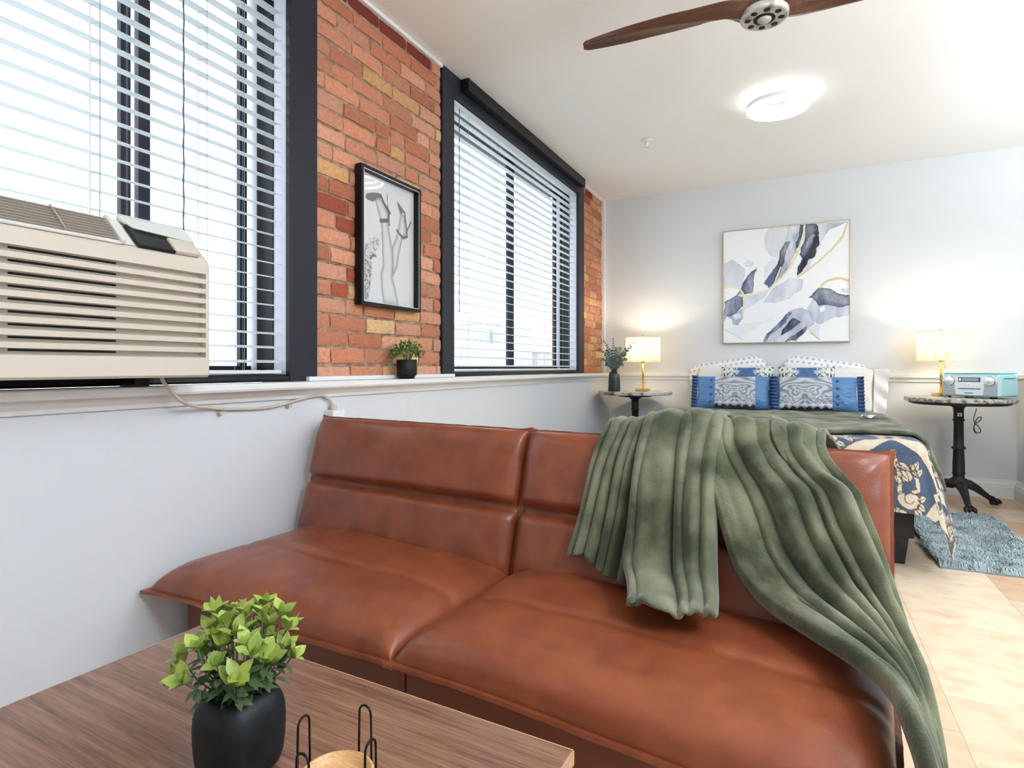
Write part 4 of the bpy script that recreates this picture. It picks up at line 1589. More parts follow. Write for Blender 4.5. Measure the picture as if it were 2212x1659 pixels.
# sage blanket across the bed, folded near edge
def bed_blanket():
    def f(u, v):
        X = (-BWD - 0.30) + (2 * BWD + 0.64) * u
        front = 1.775 + 0.10 * (1 - u) + 0.012 * math.sin(u * 14)
        Y = 0.46 + (front - 0.46) * v
        p = drape(X, Y, 0.020, L=3.0, flare=0.26)
        wr = 0.006 * math.sin(v * 42 + 3 * nz(X * 2, 1) + 1.5 * math.sin(X * 3)) * min(1, (1 - v) * 6)
        p.z += wr if abs(X) < BWD else 0
        return p
    mb = MB().grid(130, 100, f)
    o = obj('bed_blanket', mb, M['green'], None, smooth=True, solid=0.012, fix=False)
    o['label'] = 'sage green plush blanket spread across the bed below the pillows'
    o['category'] = 'blanket'
    # rolled hem along the near edge
    path = []
    for k in range(80):
        u = k / 79
        p = f(u, 1.0)
        path.append((p.x, p.y - 0.004, p.z))
    obj('rolled_hem', MB().tube(path, 0.0115, 8), M['green'], o, smooth=True)
    tg = MB().grid(12, 6, lambda u, v: (2.10 + 0.085 * u, 4.42 + 0.05 * v + 0.01 * math.sin(u * 9), ZT + 0.042 + 0.008 * math.sin(u * 8 + v * 3)))
    obj('care_tag', tg, M['white'], o, solid=0.002, label='small white care tag', fix=False)


bed_blanket()


# ------------------------------------------------------------------ pillows
def pillow(name, label, w, h, th, loc, lean, yaw, mat, paint=None, group=None, seed=0, nu=90, nv=70, roll=0.0, pinch=0.10, tuft=0.0, rnd=0.05):
    """standing pillow: local x across, local z up, front to -y"""
    t = thing(name, label, 'pillow', loc, group=group)
    Rm = Matrix.Translation(Vector(loc)) @ Matrix.Rotation(yaw, 4, 'Z') @ Matrix.Rotation(-lean, 4, 'X') @ Matrix.Rotation(roll, 4, 'Y')

    def P(u, v, side):
        a, b = 2 * u - 1, 2 * v - 1
        k = max(0, 1 - abs(a) ** 3.2) ** 0.55 * max(0, 1 - abs(b) ** 3.2) ** 0.55
        rc = 1 - rnd * abs(a) ** 5 * abs(b) ** 5
        a, b = a * rc, b * rc
        x = a * w / 2 * (1 - pinch * (1 - abs(b) ** 2) * abs(a) ** 4)
        z = h / 2 + b * h / 2 * (1 - pinch * (1 - abs(a) ** 2) * abs(b) ** 4)
        y = side * th / 2 * k
        y += side * k * (0.010 * nz(a * 2.5, b * 2.5, seed) + 0.004 * nz(a * 8, b * 8, seed + 1))
        if tuft and side < 0:
            rr = math.hypot(a * w / 2, b * h / 2)
            y += tuft * math.exp(-(rr / 0.035) ** 2) + 0.004 * math.sin(math.atan2(b, a) * 12) * math.exp(-rr / 0.07) * k
        return Rm @ Vector((x, y, z))
    mb = MB()
    idx = {}
    front = []
    for side in (-1, 1):
        for j in range(nv):
            for i in range(nu):
                rim = i in (0, nu - 1) or j in (0, nv - 1)
                if side > 0 and rim:
                    idx[(i, j, 1)] = idx[(i, j, -1)]
                    continue
                idx[(i, j, side)] = len(mb.v)
                mb.v.append(tuple(P(i / (nu - 1), j / (nv - 1), side)))
                front.append((i / (nu - 1), j / (nv - 1)))
        for j in range(nv - 1):
            for i in range(nu - 1):
                q_ = (idx[(i, j, side)], idx[(i + 1, j, side)], idx[(i + 1, j + 1, side)], idx[(i, j + 1, side)])
                mb.f.append(q_ if side < 0 else q_[::-1])
    o = obj('cushion', mb, mat, t, smooth=True, fix=False)
    if paint:
        A = np.array(front)
        colour(o, paint(A[:, 0], A[:, 1]))
    return t, Rm, P


def dots(u, v):
    C = np.tile(np.array(sr((240, 240, 242))), (len(u), 1))
    X, Y = u * 15, v * 10
    ox = (np.floor(Y) % 2) * 0.5
    d = np.hypot(((X + ox) % 1) - 0.5, (Y % 1) - 0.5)
    C[d < 0.24] = sr((176, 180, 186))
    return C


def end_pillow_paint(flip):
    def f(u, v):
        blue = np.array(sr((84, 128, 178)))
        C = np.tile(blue, (len(u), 1))
        C = C * (0.9 + 0.2 * vnoise(u * 20, v * 12, 6)[:, None])
        mid = (u > 0.27) & (u < 0.80) if not flip else (u > 0.03) & (u < 0.68)
        c0 = 0.535 if not flip else 0.355
        x, y = (u - c0) / 0.265 * 0.30, (v - 0.48)
        silver, dk = np.array(sr((176, 180, 188))), np.array(sr((128, 134, 146)))
        D = np.tile(silver, (len(u), 1))
        ax = np.abs(x)
        r1, a1 = np.hypot(ax - 0.085, y - 0.06), np.arctan2(y - 0.06, ax - 0.085)
        r2, a2 = np.hypot(ax - 0.235, y + 0.22), np.arctan2(y + 0.22, ax - 0.235)
        near = r1 < r2 * 1.35
        ph = np.where(near, 50 * r1 ** 0.85 - a1 + 2.6 * np.sin(a1 * 3 + 14 * r1), 58 * r2 - a2 * 2 + 2.8 * np.sin(a2 * 5 + 16 * r2))
        ln = np.sin(ph)
        D[ln > 0.62] = dk
        D[(ln > 0.35) & (ln <= 0.62)] = np.array(sr((150, 155, 165)))
        D[ln < -0.75] = np.array(sr((200, 203, 208)))
        D *= (0.88 + 0.24 * vnoise(u * 40, v * 26, 12))[:, None]
        pet = np.abs(((x * 9 + 0.5) % 1) - 0.5)
        low = (v < 0.03 + 0.07 * pet * 2) & mid
        D[low] = np.array(sr((40, 52, 70)))
        D[(v < 0.20) & (pet * 2 < 0.75) & (v > 0.07 + 0.2 * pet) & (np.abs(v - 0.13) < 0.06 * (1 - pet))] = np.array(sr((216, 218, 222)))
        C[mid] = D[mid]
        return C
    return f


def square_paint(u, v):
    blue = np.array(sr((70, 104, 152)))
    C = np.tile(blue, (len(u), 1)) * (0.9 + 0.2 * vnoise(u * 16, v * 16, 7)[:, None])
    green = np.array(sr((40, 74, 82)))
    x, y = np.abs(u - 0.5), v
    corner = (x + (y < 0.5) * 0 > 0.20 + 0.10 * np.abs(v - 0.5))
    g = corner & ((u - 0.5) ** 2 + (v - 0.5) ** 2 > 0.30 ** 2)
    C[g] = green
    for cy in (0.0, 1.0):
        f, l = medallion((x - 0.42) * 0.45, (np.abs(v - cy) - 0.24) * 0.45, 0.13)
        f2, l2 = medallion((x - 0.28) * 0.45, (np.abs(v - cy) - 0.10) * 0.45, 0.09)
        f, l = f | f2, (l | l2) & ~(f | f2)
        C[f] = sr((214, 220, 208))
        C[l & g] = sr((36, 62, 66))
    return C


ZP = ZT + 0.028
pillow('pillow', 'white pillow with grey dots at the back left against the wall', 0.69, 0.46, 0.09, (1.205, 5.50, ZP - 0.04), rad(8), 0, M['attr_satin'], dots, seed=1, roll=rad(-9), pinch=0.05, rnd=0.20)
pillow('pillow', 'white pillow with grey dots at the back right against the wall', 0.69, 0.46, 0.09, (1.885, 5.50, ZP - 0.04), rad(8), 0, M['attr_satin'], dots, seed=2, roll=rad(9), pinch=0.05, rnd=0.20)
plain = pm('pillow_cotton', (0.78, 0.75, 0.755), 0.8, bump=0.3, bscale=26, bdist=0.01)
pillow('pillow', 'plain white pillow behind the upper left blue cushion', 0.64, 0.36, 0.11, (1.235, 5.365, ZP), rad(14), rad(-2), plain, None, seed=3, pinch=0.05)
tt, Rm, PF = pillow('pillow', 'plain off-white pillow with an open flanged end at the right of the bed', 0.66, 0.36, 0.11, (1.93, 5.35, ZP), rad(16), rad(4), plain, None, seed=4, pinch=0.05, roll=rad(4))
fl_ = MB().grid(14, 30, lambda u, v: Rm @ Vector((0.325 + 0.085 * u + 0.02 * v * u, 0.012 * math.sin(v * 16 + u * 3) * (0.3 + u), 0.005 - 0.02 * u + (0.35 + 0.03 * u) * v)))
obj('flange', fl_, plain, tt, smooth=True, solid=0.005, fix=False)
pillow('throw_pillow', 'square blue tufted cushion with cream scroll corners, upper left', 0.43, 0.36, 0.12, (1.340, 5.19, ZP), rad(16), rad(-1), M['attr_satin'], square_paint, seed=6, tuft=0.045)
pillow('throw_pillow', 'square blue tufted cushion with cream scroll corners, upper right', 0.43, 0.36, 0.12, (1.790, 5.19, ZP), rad(16), rad(3), M['attr_satin'], square_paint, seed=7, tuft=0.045)
bluef = pm('blue_satin', sr((62, 94, 140)), 0.45, sheen=0.1)
for flip, (cx, w, lab) in enumerate(((1.252, 0.57, 'oblong silver damask cushion with blue left end, buttons and ruffles'),
                                     (1.856, 0.56, 'oblong silver damask cushion with blue right end, buttons and ruffles'))):
    h = 0.275
    tt, Rm, PF = pillow('throw_pillow', lab, w, h, 0.12, (cx, 5.00 - 0.02 * flip, ZP), rad(17), rad(2), M['attr_satin'], end_pillow_paint(flip), seed=8 + flip, nu=260, nv=130, pinch=0.06)
    # ruffles at both ends
    for sgn in (-1, 1):
        def RF(u, v, sgn=sgn):
            a = v * h
            return Rm @ Vector((sgn * (w / 2 - 0.012 + 0.046 * u), 0.016 * math.sin(v * 62) * (0.15 + u), a * 0.98 + 0.004))
        obj('ruffle', MB().grid(8, 150, RF), bluef, tt, smooth=True, solid=0.002, fix=False)
    bu = 0.215 if not flip else 0.745
    for k in range(4):
        p = PF(bu, 0.17 + 0.22 * k, -1)
        n_ = (Rm.to_3x3() @ Vector((0, -1, 0)))
        b = MB()
        b.lathe([(0.0, -0.008), (0.008, -0.006), (0.0115, 0.0), (0.008, 0.006), (0.0, 0.009)], (0, 0, 0), 14)
        rot = n_.to_track_quat('Z', 'Y').to_matrix().to_4x4()
        b.v = [tuple(p + n_ * 0.004 + (rot @ Vector(v_))) for v_ in b.v]
        obj('button', b, bluef, tt, smooth=True)

# ------------------------------------------------------------------ painting over the bed
def painting():
    x0, x1, z0, z1 = 1.117, 2.112, 1.196, 2.200
    yf = YB - 0.04
    t = thing('painting', 'large square abstract painting in white, navy and gold above the bed', 'painting', (1.615, YB - .001, z0))
    e = 0.006
    f = MB()
    f.box(x0, yf - 0.004, z0, x0 + e, YB - .001, z1).box(x1 - e, yf - 0.004, z0, x1, YB - .001, z1)
    f.box(x0 + e, yf - 0.004, z0, x1 - e, YB - .001, z0 + e).box(x0 + e, yf - 0.004, z1 - e, x1 - e, YB - .001, z1)
    obj('frame', f, M['gold_frame'], t)
    nu = nv = 330
    mb = MB().grid(nu, nv, lambda u, v: (x0 + e + (x1 - x0 - 2 * e) * u, yf + 0.004, z1 - e - (z1 - z0 - 2 * e) * v))
    p = obj('canvas', mb, M['attr_canvas'], t, fix=False)
    U, V = np.meshgrid(np.linspace(0, 1, nu), np.linspace(0, 1, nv))
    wu = (vnoise(U * 9, V * 9, 21) - 0.5) * 0.035 + (vnoise(U * 30, V * 30, 22) - 0.5) * 0.012
    wv = (vnoise(U * 9, V * 9, 23) - 0.5) * 0.035 + (vnoise(U * 30, V * 30, 24) - 0.5) * 0.012
    Ud, Vd = U + wu, V + wv

    def q(pts):
        r = []
        for x, y in pts:
            # perspective correction of the traced outline
            s = (x - 122) / 1493.0
            top = 238 - 153 * s
            bot = 1530 - 25 * s
            u = s * (1.0 + 0.0) / 1.0
            r.append((u * 0.95 / (0.95 + 0.0) if False else u, (y - top) / (bot - top)))
        return r
    C = np.ones((nv, nu, 3)) * np.array(sr((244, 246, 250)))

    def wash(pts, col, a=1.0, tex=0.0, edge=0.0, seed=1):
        pq = q(pts)
        m = inpoly(Ud, Vd, pq)
        if not m.any():
            return
        n = vnoise(U * 14 + V * 4, V * 5 - U * 6, seed, 5)
        al = np.clip(a * (0.92 - 1.25 * tex + 2.9 * tex * (n[m] - 0.15)), 0.06, 1)
        if edge:
            dd = dline(Ud, Vd, pq + [pq[0]])[m]
            al = np.clip(al + edge * np.exp(-dd / 0.006), 0, 1)
        c = np.array(sr(col))
        C[m] = C[m] * (1 - al[:, None]) + c * al[:, None]
    wash([(640, 240), (700, 185), (930, 160), (900, 300), (880, 400), (800, 560), (700, 520), (645, 430)], (216, 220, 230), 0.9, 0.2, 0.3, 31)
    wash([(130, 600), (230, 565), (300, 600), (390, 650), (402, 740), (370, 860), (300, 880), (130, 870)], (206, 214, 226), 0.95, 0.3, 0.3, 32)
    wash([(390, 590), (450, 560), (500, 590), (480, 650), (400, 640)], (212, 220, 230), 0.8, 0.2, 0.3, 33)
    wash([(720, 540), (780, 560), (760, 660), (700, 720), (640, 760), (640, 640)], (222, 226, 234), 0.8, 0.3, 0.2, 34)
    wash([(700, 940), (780, 860), (950, 780), (1110, 790), (1060, 900), (930, 1010), (760, 1055), (620, 1055)], (200, 208, 220), 0.85, 0.5, 0.3, 35)
    wash([(400, 990), (560, 940), (700, 900), (620, 1010), (480, 1080), (390, 1140)], (196, 206, 220), 0.8, 0.6, 0.2, 36)
    wash([(1360, 120), (1480, 110), (1590, 100), (1500, 150), (1400, 180), (1330, 290), (1320, 320), (1340, 200)], (176, 184, 200), 0.85, 0.4, 0.2, 37)
    wash([(1100, 150), (1360, 120), (1340, 250), (1290, 400), (1200, 560), (1160, 680), (1060, 740)], (214, 218, 228), 0.8, 0.4, 0.2, 38)
    wash([(930, 155), (1060, 140), (1040, 300), (1020, 470), (940, 640), (850, 750), (700, 900), (620, 830), (740, 680), (800, 560), (830, 470), (890, 330)], (150, 160, 184), 0.9, 0.7, 0.3, 39)
    wash([(900, 335), (945, 330), (920, 430), (880, 560), (830, 680), (780, 780), (690, 885), (640, 825), (740, 680), (795, 590), (830, 470)], (44, 50, 66), 0.95, 0.45, 0.4, 40)
    wash([(740, 660), (780, 690), (730, 850), (690, 885), (635, 825)], (88, 104, 142), 0.9, 0.4, 0.3, 41)
    wash([(1060, 150), (1110, 145), (1090, 290), (1060, 380), (1025, 440), (1008, 350), (1035, 290)], (60, 76, 106), 1, 0.3, 0.3, 42)
    wash([(1140, 140), (1240, 140), (1285, 230), (1285, 370), (1250, 420), (1240, 510), (1200, 540), (1140, 550), (1110, 640), (1070, 720), (1035, 750), (1030, 640), (1080, 540), (1050, 500), (1060, 420), (1110, 330)],
         (56, 64, 88), 0.98, 0.45, 0.3, 43)
    wash([(1240, 250), (1285, 260), (1285, 370), (1250, 420), (1240, 510), (1150, 545), (1110, 640), (1060, 720), (1060, 620), (1120, 480), (1190, 380)], (34, 32, 42), 0.95, 0.3, 0.2, 44)
    wash([(1150, 300), (1230, 230), (1250, 260), (1160, 380), (1110, 440)], (170, 176, 198), 0.7, 0.7, 0, 45)
    wash([(545, 640), (520, 700), (525, 770), (490, 940), (385, 965), (340, 890), (410, 800), (435, 740), (480, 690)], (82, 94, 128), 0.95, 0.4, 0.5, 46)
    wash([(130, 1045), (190, 1020), (260, 985), (340, 905), (385, 960), (375, 1090), (310, 1150), (230, 1230), (130, 1215)], (92, 106, 142), 0.95, 0.45, 0.5, 47)
    wash([(130, 1220), (230, 1225), (300, 1160), (380, 1120), (390, 1220), (320, 1330), (250, 1320), (240, 1260), (180, 1230), (130, 1290)], (160, 178, 202), 0.85, 0.5, 0.3, 48)
    wash([(240, 1210), (330, 1170), (360, 1230), (290, 1270)], (240, 244, 248), 0.9, 0.1, 0, 49)
    wash([(1210, 1010), (1610, 1080), (1610, 1200), (1450, 1240), (1290, 1310), (1200, 1260), (1150, 1110)], (178, 188, 208), 0.85, 0.5, 0.3, 50)
    wash([(1165, 990), (1215, 940), (1270, 890), (1420, 895), (1500, 955), (1610, 965), (1610, 1080), (1480, 1110), (1370, 1090), (1280, 1110), (1240, 1050), (1215, 1005)], (78, 88, 120), 0.96, 0.4, 0.5, 51)
    wash([(1290, 1130), (1340, 1110), (1350, 1150), (1300, 1180)], (246, 248, 250), 1, 0, 0, 52)
    wash([(1530, 900), (1610, 905), (1600, 950), (1530, 940)], (196, 202, 216), 0.8, 0.3, 0.3, 53)
    wash([(1110, 1230), (1290, 1330), (1270, 1490), (1190, 1440), (1130, 1340)], (222, 228, 236), 0.85, 0.3, 0.2, 54)
    wash([(940, 1150), (1020, 1130), (1100, 1105), (1200, 1170), (1230, 1290), (1110, 1400), (1020, 1510), (580, 1525), (640, 1450), (740, 1370), (810, 1290), (900, 1200)], (176, 184, 204), 0.92, 0.6, 0.4, 55)
    wash([(930, 1170), (965, 1195), (890, 1290), (820, 1350), (720, 1420), (640, 1520), (590, 1520), (700, 1400), (790, 1300), (840, 1250)], (70, 84, 116), 0.95, 0.6, 0.3, 56)
    wash([(1010, 1245), (1065, 1280), (980, 1350), (900, 1400), (820, 1440), (860, 1360), (930, 1290)], (44, 52, 78), 0.95, 0.4, 0.3, 57)
    wash([(1160, 1330), (1120, 1400), (1010, 1500), (880, 1512), (960, 1450), (1080, 1380)], (60, 70, 96), 0.9, 0.6, 0.3, 58)
    wash([(130, 1380), (400, 1310), (700, 1240), (760, 1225), (600, 1320), (420, 1420), (300, 1460)], (232, 236, 242), 0.8, 0.4, 0.3, 59)
    gold = np.array(sr((226, 204, 158)))
    pale = np.array(sr((238, 226, 196)))
    for pts, w, c in (([(1120, 130), (1105, 230), (1075, 330), (1030, 470), (950, 640), (850, 760), (760, 835), (690, 910), (560, 950), (400, 980), (330, 970)], 0.0085, pale),
                      ([(832, 640), (800, 720), (755, 830), (700, 910)], 0.006, pale), ([(1590, 110), (1545, 270), (1420, 430), (1280, 570), (1150, 670), (1040, 755)], 0.0075, gold),
                      ([(1290, 880), (1320, 840), (1370, 800), (1470, 772), (1540, 775), (1615, 800)], 0.0105, gold), ([(130, 885), (250, 872), (330, 895), (375, 960), (388, 1040), (380, 1130), (370, 1215)], 0.0075, pale),
                      ([(1110, 1260), (1140, 1340), (1190, 1420), (1285, 1495)], 0.0035, gold * .75), ([(135, 1375), (250, 1430), (370, 1495)], 0.002, np.array(sr((180, 184, 190))))):
        d = dline(U + wu * .3, V + wv * .3, q(pts))
        m = d < w * (0.75 + 0.5 * vnoise(U * 12, V * 12, 77))
        C[m] = c
    colour(p, C.reshape(-1, 3))


painting()


# ------------------------------------------------------------------ pedestal tables
def bistro(cx, cy, label, mat, plate_r, rot, sticker):
    t = thing('pedestal_table', label, 'table', (cx, cy, 0))
    obj('stone_top', MB().lathe([(0.0, 0.740), (0.318, 0.740), (0.325, 0.746), (0.325, 0.764), (0.319, 0.770), (0.0, 0.770)], (cx, cy, 0), 64), mat, t)
    obj('support_plate', MB().lathe([(0.0, 0.716), (plate_r - 0.025, 0.720), (plate_r - 0.004, 0.728), (plate_r, 0.7395), (0.0, 0.7395)], (cx, cy, 0), 48), M['iron'], t, smooth=True)
    prof = [(0.080, 0.150), (0.074, 0.165), (0.055, 0.175), (0.050, 0.190), (0.036, 0.200), (0.033, 0.215), (0.040, 0.225), (0.036, 0.24), (0.036, 0.30), (0.032, 0.395), (0.034, 0.400), (0.043, 0.405),
            (0.043, 0.415), (0.034, 0.420), (0.031, 0.43), (0.029, 0.60), (0.036, 0.604), (0.036, 0.612), (0.030, 0.616), (0.031, 0.68), (0.034, 0.695), (0.045, 0.705), (0.060, 0.716)]
    obj('column', MB().lathe(prof, (cx, cy, 0), 32), M['iron'], t, smooth=True)
    for k in range(3):
        a = rot + k * 2 * PI / 3
        ca, sa = math.cos(a), math.sin(a)
        pts, rr = [], []
        for r, z, q_ in ((0.03, 0.150, .034), (0.08, 0.148, .032), (0.14, 0.118, .026), (0.19, 0.082, .021), (0.235, 0.052, .018), (0.262, 0.042, .020)):
            pts.append((cx + r * ca, cy + r * sa, z))
            rr.append(q_)
        lg = obj('leg', MB().tube(pts, rr, 14), M['iron'], t, smooth=True)
        pw = MB()
        for j in (-1, 0, 1):
            ox, oy = -sa * j * 0.017, ca * j * 0.017
            b = 0.262
            pw.tube([(cx + b * ca + ox, cy + b * sa + oy, 0.036), (cx + (b + 0.022) * ca + ox * 1.3, cy + (b + 0.022) * sa + oy * 1.3, 0.030),
                     (cx + (b + 0.042) * ca + ox * 1.5, cy + (b + 0.042) * sa + oy * 1.5, 0.015)], [0.016, 0.016, 0.010], 10)
        pw.lathe([(0.022, 0.0), (0.028, 0.006), (0.026, 0.022), (0.014, 0.034)], (cx + 0.275 * ca, cy + 0.275 * sa, 0.0), 16)
        obj('paw_foot', pw, M['iron'], lg, smooth=True)
    if sticker:
        s = MB().box(cx - 0.013, cy - 0.0325, 0.636, cx + 0.013, cy - 0.0300, 0.660)
        st = obj('sticker', s, M['white'], t, bevel=0.001, label='small white square sticker')
        g = MB().box(cx - 0.007, cy - 0.0331, 0.646, cx + 0.007, cy - 0.0324, 0.650).box(cx - 0.002, cy - 0.0331, 0.641, cx + 0.002, cy - 0.0324, 0.655)
        obj('mark', g, M['black'], st)
        obj('screw', MB().lathe([(0.0, -0.006), (0.004, -0.004), (0.004, 0.002)], (cx + 0.055, cy - 0.20, 0.718), 10), M['white'], t)
    return t


LX, LY = 0.412, 5.20
RX, RY = 2.755, 5.15
bistro(LX, LY, 'round stone topped pedestal table with a vase and lamp in the far left corner', M['granite_dark'], 0.16, 0.6, False)
bistro(RX, RY, 'round granite topped iron pedestal table with the turquoise radio, right of the bed', M['granite'], 0.30, -PI / 2 + 0.03, True)


def table_lamp(cx, cy, z0, label, power):
    t = thing('table_lamp', label, 'lamp', (cx, cy, z0))
    obj('base', MB().box(cx - 0.055, cy - 0.055, z0 + 0.0005, cx + 0.055, cy + 0.055, z0 + 0.024), M['brass'], t, bevel=0.003)
    obj('stem', MB().tube([(cx, cy, z0 + 0.022), (cx, cy, z0 + 0.30)], 0.0085, 20), M['brass'], t, smooth=True)
    obj('socket', MB().lathe([(0.011, 0.0), (0.017, 0.004), (0.017, 0.045), (0.012, 0.05)], (cx, cy, z0 + 0.255), 20), M['brass'], t, smooth=True)
    zs0, zs1, r = z0 + 0.262, z0 + 0.482, 0.150
    n = 64
    sh = MB()
    for k in range(n):
        a = 2 * PI * k / n
        for rr, zz in ((r, zs0), (r, zs1), (r - 0.0018, zs1), (r - 0.0018, zs0)):
            sh.v.append((cx + rr * math.cos(a), cy + rr * math.sin(a), zz))
    for k in range(n):
        k2 = (k + 1) % n
        for i in range(4):
            j = (i + 1) % 4
            sh.f.append((4 * k + i, 4 * k2 + i, 4 * k2 + j, 4 * k + j))
    s = obj('shade', sh, M['shade'], t, smooth=False)
    for zz in (zs0 + 0.002, zs1 - 0.002):
        rim = MB()
        rim.tube([(cx + r * math.cos(2 * PI * k / 48), cy + r * math.sin(2 * PI * k / 48), zz) for k in range(48)], 0.0024, 6, closed=True)
        obj('rim_tape', rim, M['cable'], s, smooth=True)
    sp = MB()
    for k in range(3):
        a = 2 * PI * k / 3 + 0.3
        sp.tube([(cx, cy, zs1 - 0.02), (cx + (r - 0.002) * math.cos(a), cy + (r - 0.002) * math.sin(a), zs1 - 0.012)], 0.0015, 6)
    obj('spider', sp, M['brass'], s)
    obj('finial', MB().lathe([(0.003, -0.03), (0.004, 0.0), (0.010, 0.004), (0.011, 0.012), (0.0, 0.020)], (cx, cy, zs1), 16), M['brass'], t, smooth=True)
    ch = MB().tube([(cx + 0.02, cy - 0.01, zs0 + 0.03), (cx + 0.021, cy - 0.01, zs0 - 0.035)], 0.0009, 5)
    ch.lathe([(0.0, -0.022), (0.0032, -0.018), (0.003, -0.004), (0.0, 0.0)], (cx + 0.021, cy - 0.01, zs0 - 0.035), 10)
    obj('pull_chain', ch, M['brass'], t)
    obj('bulb', MB().lathe([(0.012, 0.0), (0.014, 0.012), (0.028, 0.045), (0.029, 0.060), (0.020, 0.078), (0.0, 0.085)], (cx, cy, z0 + 0.305), 20), M['bulb'], t, smooth=True)
    lamp('lamp_bulb', 'POINT', (cx, cy, z0 + 0.415), power, (1.0, 0.86, 0.66), 0.028, t)


M['bulb'] = emis('warm_bulb', (1.0, 0.82, 0.55), 8.0)
ZTB = 0.7702
table_lamp(0.478, 5.22, ZTB, 'lit brass lamp with a linen drum shade beside the eucalyptus vase', 5.5)
table_lamp(2.684, 5.33, ZTB, 'lit brass lamp with a linen drum shade behind the turquoise radio', 5.5)


def bottle_vase():
    c = (0.264, 5.05, ZTB)
    t = thing('bottle_vase', 'tall black ceramic bottle vase of eucalyptus on the far left table', 'vase', c)
    obj('body', MB().lathe([(0.050, 0.0), (0.054, 0.003), (0.0535, 0.03), (0.050, 0.12), (0.046, 0.158), (0.038, 0.170), (0.026, 0.176), (0.024, 0.180), (0.0235, 0.186), (0.030, 0.190), (0.030, 0.196), (0.024, 0.198), (0.021, 0.19), (0.020, 0.16)], c, 40),
        M['ceramic'], t, smooth=True)
    R = random.Random(21)
    st, lf = MB(), MB()
    B = Vector(c) + Vector((0, 0, 0.185))
    ends = [(-0.10, 0.00, 0.27), (-0.13, -0.03, 0.19), (-0.06, 0.02, 0.14), (-0.01, 0.0, 0.28), (0.01, 0.03, 0.20), (0.06, -0.02, 0.20), (0.21, -0.03, 0.26), (0.15, -0.01, 0.20),
            (0.10, 0.03, 0.10), (-0.10, -0.04, 0.10), (0.04, -0.06, 0.09), (-0.04, -0.06, 0.08), (0.09, -0.05, 0.05), (0.0, 0.06, 0.12), (-0.09, 0.02, 0.05)]
    for k, (dx, dy, dz) in enumerate(ends):
        E_ = B + Vector((dx, dy, dz))
        if E_.x < WX + 0.03:
            E_.x = WX + 0.03
        mid = B.lerp(E_, 0.5) + Vector((-dx * 0.12, 0, 0.02 + 0.03 * (abs(dx) > 0.08)))
        P = []
        for q in range(13):
            u = q / 12
            P.append((1 - u) ** 2 * B + 2 * u * (1 - u) * mid + u * u * E_)
        st.tube(P, [0.0017 - 0.0010 * q / 12 for q in range(13)], 5)
        for q in range(2, 13):
            big = 0.020 if q < 8 else 0.012
            for sgn in (-1, 1):
                d = (P[q] - P[q - 1]).normalized()
                s = d.cross(Vector((R.uniform(-.3, .3), 1, R.uniform(-.4, .4)))).normalized()
                dd = s * sgn + d * 0.5 + Vector((0, R.uniform(-.5, .5), R.uniform(-.5, .2)))
                if P[q].x + dd.x * big < WX + 0.012:
                    dd.x = abs(dd.x)
                ln = big * R.uniform(0.8, 1.35) * (0.7 if dz > 0.24 and q > 9 else 1)
                leaf_mb(lf, P[q], dd, ln * 1.25, ln * 0.50, (R.uniform(-.6, .6), -1, R.uniform(-.6, .6)), 0.12, 4, 0.9)
    obj('stem', st, M['twig'], t, smooth=True)
    obj('foliage', lf, M['euca'], t, smooth=True, fix=False)


bottle_vase()


